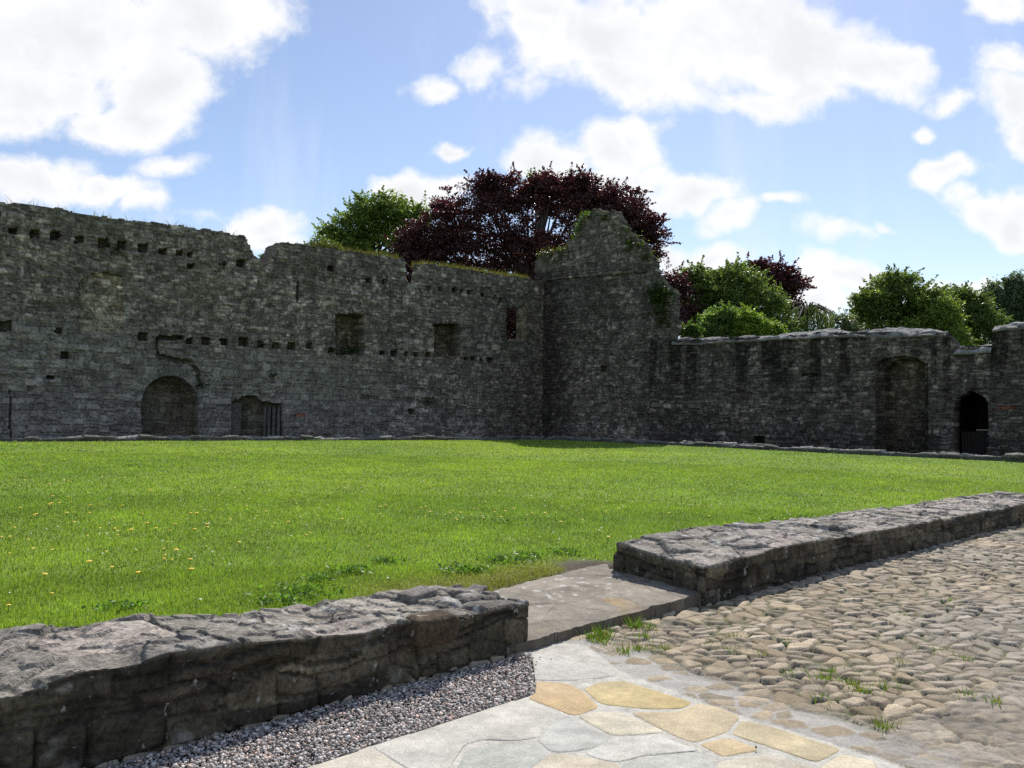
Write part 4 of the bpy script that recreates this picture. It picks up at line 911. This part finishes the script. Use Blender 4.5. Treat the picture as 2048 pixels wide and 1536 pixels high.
    TV, TF = tube([foot, foot+(fork-foot)*.5, fork, topc], [trunk_r*1.25, trunk_r, trunk_r*.85, trunk_r*.45]); n0 = len(TV); VV, FF = [TV], [TF]
    tips = [e[0]+np.array([0, 0, e[3]*.4]) for e in E[:len(lobes)]]+[CC[i] for i in r.choice(nclump, min(nclump, 26), replace=False)]
    for e in tips:
        p0 = fork+(topc-fork)*r.random()*.8; midp = (p0+e)/2+r.normal(size=3)*.3+np.array([0, 0, .2])
        v_, f_ = tube([p0, midp, e], [trunk_r*.38, trunk_r*.22, .03], 6); VV.append(v_); FF.append(f_+n0); n0 += len(v_)
    mesh('trunk', np.concatenate(VV), np.concatenate(FF), M_BARK, None, parent=root, smooth=True)
    return root
tree('copper_beech', 'broad dark purple copper beech towering behind the tall wall and gable', 60,
  [(888,462,58,42),(855,492,50,50),(838,490,42,36),(850,580,75,60),(830,540,45,50),(1000,640,110,70),(985,372,30,20),(1230,420,60,45),(1300,440,34,18),(1310,478,34,18),(960,420,85,55),(1040,402,80,46),(1110,392,72,50),(1170,395,60,40),(1200,440,80,60),(1250,450,60,45),(1285,460,52,30),(1290,505,45,25),(1000,500,120,60),(1120,500,120,60),(1230,520,80,50),(900,530,70,50),(1110,370,40,22),(1150,368,38,20),(975,385,28,24),(1365,620,24,40),(1340,560,26,25),(1060,570,200,50),(1060,650,180,60),(1330,650,45,40),(1360,580,18,24)],
  (.078,.034,.035), 1900, 78, .20, 11, M_BEECH, None, .5, .75, .42, ((.135,.056,.05), .28), trunk_r=.45, shell=.25, grow=.96, spray=.45, fill=.36, rise=.12)
tree('sycamore', 'rounded green tree to the left of the dark purple beech', 68, [(785,440,50,44),(725,455,55,42),(690,470,42,32),(665,480,30,22),(820,450,40,45),(760,500,85,40),(700,500,50,22),(755,415,35,18)], (.18,.25,.065), 430, 76, .22, 21, None, None, .4, .85, .6, ((.24,.34,.08), .35), trunk_r=.35)
tree('pale_tree', 'pale yellowish green tree top peeking over the beech crown', 74, [(1078,376,22,16),(1065,368,16,12),(1095,380,18,14)], (.15,.22,.09), 46, 45, .24, 25, cols=((.2,.27,.12), .4), clump=.8, trunk_r=.3)
tree('garden_tree', 'dark green dense tree rising behind the two bright bushy trees', 62, [(1480,590,62,52),(1430,595,48,45),(1520,620,52,45),(1385,590,32,45),(1400,560,30,22),(1475,560,42,25),(1550,650,40,30),(1450,650,80,40),(1375,640,30,40),(1380,562,24,20)], (.15,.21,.065), 440, 76, .21, 31, var=.4, clump=.8, cols=((.21,.29,.08), .3), trunk_r=.4)
tree('copper_beech', 'smaller copper beech behind the dark green tree on the right', 75, [(1545,545,42,24),(1575,570,38,22),(1565,600,40,25),(1440,548,34,12),(1500,545,30,20),(1590,580,26,12),(1530,580,40,40),(1550,640,30,40)], (.085,.033,.034), 330, 55, .25, 35, M_BEECH, None, .5, .7, .4, ((.16,.055,.05), .25), trunk_r=.4)
tree('lime_bush_tree', 'bright lime green bushy tree just above the coping, the left one', 52, [(1440,648,26,20),(1424,662,22,16),(1456,634,16,13),(1450,674,38,14)], (.19,.29,.085), 220, 60, .17, 41, var=.3, clump=.55, cols=((.26,.36,.12), .3), trunk_r=.15)
tree('lime_bush_tree', 'bright yellow green bushy tree just above the coping, the right one', 51, [(1502,655,26,20),(1532,662,24,17),(1494,640,14,12),(1555,676,22,10),(1522,678,40,12)], (.20,.30,.05), 250, 60, .17, 43, var=.3, clump=.55, cols=((.27,.37,.08), .3), trunk_r=.15)
tree('young_bush_tree', 'small light green bush between the gable edge and the lime trees', 50, [(1385,664,16,12),(1370,668,12,9)], (.12,.21,.04), 40, 55, .16, 45, clump=.45, trunk_r=.08)
tree('shrub_tree', 'thin grey green sapling beside the weeping willow', 60, [(1690,640,18,15),(1700,655,22,14),(1685,665,26,14)], (.12,.16,.09), 60, 34, .17, 47, clump=.55, cols=((.2,.23,.15), .3), trunk_r=.1)
G5 = 'round broadleaf trees beyond the doorway end'
tree('park_tree', 'tall full domed green tree over the niche', 66, [(1785,575,42,30),(1800,600,50,38),(1750,610,36,28),(1725,600,20,12),(1790,640,70,32),(1830,630,30,30),(1730,640,34,24),(1810,560,25,15)], (.165,.225,.065), 350, 76, .21, 51, var=.4, clump=.75, cols=((.23,.31,.085), .3), trunk_r=.4)
tree('park_tree', 'medium green tree between the domed tree and the pale poplars', 64, [(1865,620,36,32),(1880,650,44,28),(1850,655,36,24),(1870,600,24,18),(1880,685,45,25)], (.18,.25,.06), 320, 76, .2, 53, var=.4, clump=.7, cols=((.24,.33,.08), .35), trunk_r=.3)
tree('park_tree', 'darker green tree standing over the doorway beside the pale poplars', 70, [(1915,595,30,22),(1940,620,40,30),(1965,640,36,28),(1920,650,46,34),(1960,670,46,28),(1920,690,50,22)], (.14,.195,.06), 400, 76, .2, 55, var=.4, clump=.75, cols=((.19,.26,.08), .3), trunk_r=.35)
tree('poplar', 'pale grey green poplar at the right edge, the taller column', 95, [(2030,575,20,20),(2032,605,24,35),(2034,640,26,40),(2020,600,12,30)], (.10,.145,.09), 240, 52, .26, 61, var=.35, clump=.8, flat=1.5, cols=((.2,.25,.17), .3), trunk_r=.3)
tree('poplar', 'pale grey green poplar next to the right edge, the shorter column', 95, [(1988,590,16,20),(1990,620,20,30),(1996,650,24,30)], (.10,.145,.09), 190, 52, .26, 63, var=.35, clump=.8, flat=1.5, cols=((.19,.24,.16), .3), trunk_r=.25)
tree('poplar', 'pale grey green poplar cut by the frame edge on the far right', 97, [(2075,580,24,26),(2080,620,30,40)], (.10,.145,.09), 180, 52, .26, 65, var=.35, clump=.8, flat=1.5, cols=((.19,.24,.16), .3), trunk_r=.25)
tree('gap_shrub', 'small bright green shrub seen through the broken notch of the wall', 50, [(530,524,9,8),(534,515,6,5)], (.12,.2,.05), 26, 40, .14, 67, clump=.35, trunk_r=.05)
# weeping willow: hanging strands
def willow():
    r = np.random.default_rng(71); Yd = 63; P = []; strands = []
    for k in range(210):
        px = r.uniform(1560, 1668); topy = 608+26*abs((px-1625)/55)**1.6+r.uniform(-4, 26); p = atY(px, topy, Yd+r.uniform(-2.5, 2.5)); L = r.uniform(1.4, 3.6)
        mm = int(L/.05); z = np.linspace(0, 1, mm); sw = r.normal()*.25
        P.append(np.stack([p[0]+sw*z+.05*r.normal(size=mm), np.full(mm, p[1])+.05*r.normal(size=mm), p[2]-L*z], -1)); strands.append(p)
    P = np.concatenate(P); V, f, C = leaves(P, .19, r, (.075, .115, .04), .4, asp=.28, droop=.9)
    al = np.repeat(r.random(len(P)) < .25, 4); C[al] = np.array([.17, .2, .10])
    foot = atY(1610, 700, Yd); foot[2] = -.1; root = empty('willow', foot); tag(root, 'weeping willow with hanging strands beside the smaller copper beech', 'tree')
    mesh('crown', V, f, M_LEAF, C, parent=root)
    hub = atY(1612, 640, Yd); VV, FF = tube([foot, (foot+hub)/2, hub], [.35, .28, .18]); VV, FF, n0 = [VV], [FF], len(VV)
    for p in strands[::5]:
        v_, f_ = tube([hub, (hub+p)/2+np.array([0, 0, .8]), p], [.12, .06, .02], 5); VV.append(v_); FF.append(f_+n0); n0 += len(v_)
    mesh('trunk', np.concatenate(VV), np.concatenate(FF), M_BARK, None, parent=root, smooth=True)
willow()

# plants on the masonry
def clump_plant(name, label, cat, pts, n, size, colr, seed, group=None, spread=.25, cols=None, flat=.7, kind=None):
    r = np.random.default_rng(seed); pts = np.asarray(pts, float); i = r.integers(0, len(pts), n)
    P = pts[i]+r.normal(size=(n, 3))*spread*np.array([1, 1, flat])
    V, f, C = leaves(P, size, r, colr, .5)
    if cols is not None:
        a = np.repeat(r.random(n) < .3, 4); C[a] = np.array(cols)*(1+.3*(r.random((a.sum(), 1))-.5))
    o = mesh(name, V, f, M_LEAF, C, loc=pts.mean(0)); tag(o, label, cat, group, kind); return o
def wall_pts(pxs, fn3, wpf, out): return [fn3(*wpf(*p), out) for p in pxs]
wr3 = lambda s, z, out=0.0: np.array([*(CORN+DR*s+NR*out), z])
clump_plant('ivy', 'dark green ivy mat growing on the right edge of the gable', 'ivy', wall_pts([(1318,575),(1325,590),(1316,600),(1330,610),(1322,625),(1328,645),(1310,585),(1335,590)], wr3, wr, .08), 1500, .14, (.05,.085,.018), 81, None, .22, (.07,.11,.02))
clump_plant('wall_shrub', 'mossy green plants on the left shoulder of the gable', 'plant', wall_pts([(1085,508),(1100,506),(1115,504),(1128,500),(1100,520),(1120,520),(1140,512)], wr3, wr, -.1), 1100, .12, (.06,.085,.02), 82, None, .20, (.15,.14,.05))
clump_plant('wall_shrub', 'bright green plants on the left slope near the gable peak', 'plant', wall_pts([(1162,448),(1168,438),(1175,430),(1160,458),(1152,470)], wr3, wr, -.1), 800, .12, (.09,.15,.02), 83, None, .18)
clump_plant('wall_shrub', 'small dark green plants down the right slope of the gable', 'plant', wall_pts([(1250,462),(1265,480),(1280,492),(1260,492),(1295,512),(1210,435)], wr3, wr, 0.05), 800, .12, (.055,.085,.02), 84, None, .2, (.12,.15,.04))
def top_grass(name, label, pxs, n, colr, alt, seed, h=.35, sway=.5):
    r = np.random.default_rng(seed); q = np.array([wl(*p) for p in pxs]); t_ = np.sort(r.random(n))*(len(q)-1); i = np.minimum(t_.astype(int), len(q)-2); fr_ = (t_-i)[:, None]
    sz_ = q[i]+(q[i+1]-q[i])*fr_; V = np.empty((n, 3, 3)); 
    for k in range(n):
        o_ = r.uniform(-.9, .02); b = wl3(sz_[k, 0]+r.normal()*.06, sz_[k, 1]-.08, o_); hh = h*(.4+r.random()); w_ = .03
        V[k, 0] = b; V[k, 1] = b+np.array([w_, .01, 0]); V[k, 2] = b+np.array([r.normal()*hh*sway, r.normal()*hh*.3, hh])
    C = np.where((r.random(n) < .45)[:, None], np.array(colr), np.array(alt))*(.7+.6*r.random((n, 1)))
    o = mesh(name, V.reshape(-1, 3), np.arange(3*n).reshape(-1, 3), M_GRASS, np.repeat(C, 3, 0)); tag(o, label, 'grass', kind='stuff')
top_grass('wall_grass', 'dry tufted grass along the middle of the tall wall top', [(625,490),(680,499),(740,507),(802,516)], 1100, (.15,.13,.06), (.09,.11,.035), 91, .28)
top_grass('wall_grass', 'green and straw coloured grass on the wall top below the beech', [(838,527),(900,533),(960,541),(1020,550),(1060,556)], 1500, (.10,.13,.03), (.17,.14,.07), 92, .26)
top_grass('wall_grass', 'sparse thin grass along the highest wall top on the left', [(0,402),(120,419),(250,440),(380,455),(480,470)], 90, (.15,.15,.08), (.10,.12,.05), 93, .34)
clump_plant('wall_shrub', 'pale green shrub leaning over the wall top left of the trees', 'plant', wall_pts([(640,487),(655,482),(670,490),(650,492)], wl3, wl, -.5), 800, .13, (.10,.15,.03), 85, None, .25, (.17,.17,.07))
for i, (px, py, nn, sp) in enumerate([(705,702,160,.14),(690,702,120,.12),(400,770,160,.13),(855,800,160,.16),(545,750,90,.10),(235,500,90,.12),(445,528,80,.10),(1000,600,80,.12),(730,790,70,.12),(660,700,90,.12)]):
    clump_plant('wall_fern', 'small dark green fern tuft rooted in the joints of the tall wall', 'plant', wall_pts([(px, py)], wl3, wl, .04), nn, .10, (.035, .06, .015), 100+i, 'fern tufts rooted in the tall wall', sp)

# weeds, tufts, flowers in the lawn and path
def weed(name, label, px, py, rad, n, seed, colr, z=.22, group=None, h=.07, leaf=.05, cat='plant', loc=None):
    r = np.random.default_rng(seed); g_ = ground(px, py, z) if loc is None else np.array(loc); zz = lawn_z(g_[0], g_[1]) if z > .1 else 0.0
    P = np.stack([g_[0]+r.normal(size=n)*rad, g_[1]+r.normal(size=n)*rad*.7, zz+.01+r.random(n)*h], -1)
    V, f, C = leaves(P, leaf, r, colr, .45, .2, .5)
    o = mesh(name, V, f, M_LEAF, C, loc=(g_[0], g_[1], zz)); tag(o, label, cat, group)
    return o
WL = 'dark green broad leaved weed patch in the lawn edge'
for i, (px, py, rad, n) in enumerate([(610,1172,.13,420),(700,1135,.10,260),(640,1150,.08,200),(770,1118,.08,200),(925,1130,.13,380),(1010,1112,.14,420),(1060,1105,.09,220),(560,1190,.12,300),(240,1205,.10,200),(1130,1098,.1,250),(1560,1036,.15,240),(1610,1030,.15,240),(290,955,.28,300),(640,906,.3,260),(1000,1045,.14,160)]):
    weed('weed_patch', WL, px, py, rad, int(n*.6), 200+i, (.14, .25, .04), .24, 'weed patches in the lawn', .05, .045)
def tuft(px, py, n, h, seed, sp=.05):
    r = np.random.default_rng(seed); g_ = ground(px, py, .0); V = np.empty((n, 3, 3)); a = r.uniform(0, 2*np.pi, n); rr_ = np.abs(r.normal(size=n))*sp
    b = np.stack([g_[0]+rr_*np.cos(a), g_[1]+rr_*np.sin(a), np.zeros(n)], -1); hh = h*(.4+.8*r.random(n)); w_ = .006
    V[:, 0] = b; V[:, 1] = b+np.array([w_, 0, 0]); V[:, 2] = b+np.stack([np.cos(a)*hh*.5, np.sin(a)*hh*.5, hh], -1)
    C = np.where((r.random(n) < .75)[:, None], np.array([.10, .19, .025]), np.array([.2, .17, .06]))*(.7+.6*r.random((n, 1)))
    o = mesh('grass_tuft', V.reshape(-1, 3), np.arange(3*n).reshape(-1, 3), M_GRASS, np.repeat(C, 3, 0), loc=(g_[0], g_[1], 0))
    tag(o, 'small bright grass tuft sprouting among the cobbles of the path', 'grass', 'grass tufts among the cobbles')
for i, (px, py, n, h) in enumerate([(1268,1256,90,.10),(1205,1274,90,.10),(1180,1278,70,.08),(1200,1285,70,.06),(1300,1258,40,.05),(1250,1305,60,.05),(1275,1300,40,.05),(1325,1300,50,.05),(1290,1275,40,.05),(1420,1290,30,.04),(1470,1275,30,.04),(1574,1288,40,.04),(1465,1305,26,.04),(1650,1358,40,.05),(1700,1370,60,.05),(1715,1385,60,.05),(1765,1375,50,.05),(1590,1350,40,.04),(1660,1345,40,.05),(1930,1390,30,.04),(1880,1305,36,.04),(1800,1325,30,.04),(1520,1310,30,.04),(1640,1400,30,.05),(1770,1455,40,.05),(1990,1404,30,.04),(1928,1318,24,.04),(1900,1202,24,.04),(2010,1073,30,.05),(1810,1232,24,.04)]):
    tuft(px, py, n, h, 300+i)

def disc(r0, n=10, zc=.35):
    a = np.linspace(0, 2*np.pi, n, endpoint=False)
    V = [[0, 0, r0*.25]]+[[r0*.6*math.cos(x), r0*.6*math.sin(x), r0*.35] for x in a]+[[r0*(.85+.25*(i % 2))*math.cos(x), r0*(.85+.25*(i % 2))*math.sin(x), r0*.12] for i, x in enumerate(a)]+[[0, 0, -r0*.35]]
    f3 = [[0, 1+i, 1+(i+1) % n] for i in range(n)]+[[1+2*n, n+1+(i+1) % n, n+1+i] for i in range(n)]; f4 = [[1+i, n+1+i, n+1+(i+1) % n, 1+(i+1) % n] for i in range(n)]
    return np.array(V), np.array(f3), np.array(f4)
dv, d3, d4 = disc(.019)
proto_head = mesh('flower_head', dv+np.array([0, 0, .085]), [d3, d4], M_YEL, parent=None)
tv, tf = tube([(0, 0, -.01), (.004, 0, .04), (0, 0, .082)], [.003, .0025, .0025], 5)
proto_stem = mesh('stem', tv, tf, M_STEM, parent=None)
z7 = [(x/2.926, 860+y/2.926) for x, y in [(45,1025),(300,960),(812,830),(1110,768),(960,695),(1030,703),(968,735),(968,762),(980,657),(1120,810),(258,847),(525,765),(655,803),(670,578),(765,580),(860,547),(1030,550),(992,592),(910,583),(215,495),(120,462),(290,443),(303,430),(345,425),(385,482),(435,487),(520,487),(288,320),(413,308),(410,425),(718,440),(880,350),(885,365),(1118,487),(1152,492),(1210,550),(1140,580),(1610,552),(1690,536),(1393,655),(1790,612),(1515,160),(1765,168),(1720,190),(833,495),(665,525),(600,443),(530,440),(395,398),(305,390),(205,505)]]
z8 = [(700+x/3.413, 1000+y/3.413) for x, y in [(1700,207),(1760,252),(1440,150),(1403,92),(1298,117),(1330,88),(1240,88),(1205,105),(1115,62),(1058,78),(1030,122),(985,90),(910,120),(752,95),(720,130),(545,78),(515,45),(480,60),(440,85),(305,35),(240,40),(210,48),(830,100),(890,92),(695,70),(680,88),(1740,88),(1835,62)]]
z6 = [(1200+x/2.415, 940+y/2.415) for x, y in [(603,258),(638,90),(450,95),(1725,25)]]
first = True
for i, (px, py) in enumerate(z7+z8+z6):
    z = .3
    for _ in range(5): g_ = ground(px, py, z+.07); z = float(lawn_z(g_[0], g_[1]))
    root = empty('dandelion', (g_[0], g_[1], z)); tag(root, 'yellow dandelion flower standing above the mown lawn grass', 'flower', 'yellow dandelions in the lawn')
    h_, s_ = (proto_head, proto_stem) if first else (proto_head.copy(), proto_stem.copy())
    if not first: COL.objects.link(h_); COL.objects.link(s_)
    first = False; h_.parent = root; s_.parent = root; h_.location = (0, 0, 0); s_.location = (0, 0, 0)
    k = .8+.5*h01(np.array(i), np.array(3)); root.scale = (k, k, .8+.3*float(h01(np.array(i), np.array(4)))); root.rotation_euler = (.25*(float(h01(np.array(i), np.array(5)))-.5), .25*(float(h01(np.array(i), np.array(6)))-.5), i)
def specks(name, label, n, dmin, dmax, rad, mat, seed, thr=.5):
    r = np.random.default_rng(seed); d = np.sqrt(r.uniform(dmin**2, dmax**2, n*3)); a = R(1)*r.uniform(-34, 33, n*3); x, y = d*np.sin(a), d*np.cos(a)
    ok = (ts(x, y)[1] > 1.3) & (far_s(x, y) > KOFF+.3) & (fbm(x*.45, y*.45, seed, 3)+.25*r.random(n*3) > thr); x, y = x[ok][:n], y[ok][:n]; z = lawn_z(x, y)
    dv, d3, d4 = disc(1.0, 6); nn = len(x); sc = rad*(.7+.6*r.random(nn))
    V = dv[None]*sc[:, None, None]+np.stack([x, y, z+.05+.02*r.random(nn)], -1)[:, None, :]; k = len(dv)
    off_ = np.arange(nn)[:, None, None]*k
    o = mesh(name, V.reshape(-1, 3), [(d3[None]+off_).reshape(-1, 3), (d4[None]+off_).reshape(-1, 4)], mat); tag(o, label, 'flowers', kind='stuff')
specks('buttercups', 'scattered small yellow flowers across the lawn', 1100, 8, 38, .017, M_YEL2, 401, .55)
specks('daisies', 'scattered tiny white daisies across the lawn', 900, 6.5, 38, .011, M_WHITE, 402, .58)
for o in scene.objects:
    if '_o' in o: del o['_o']
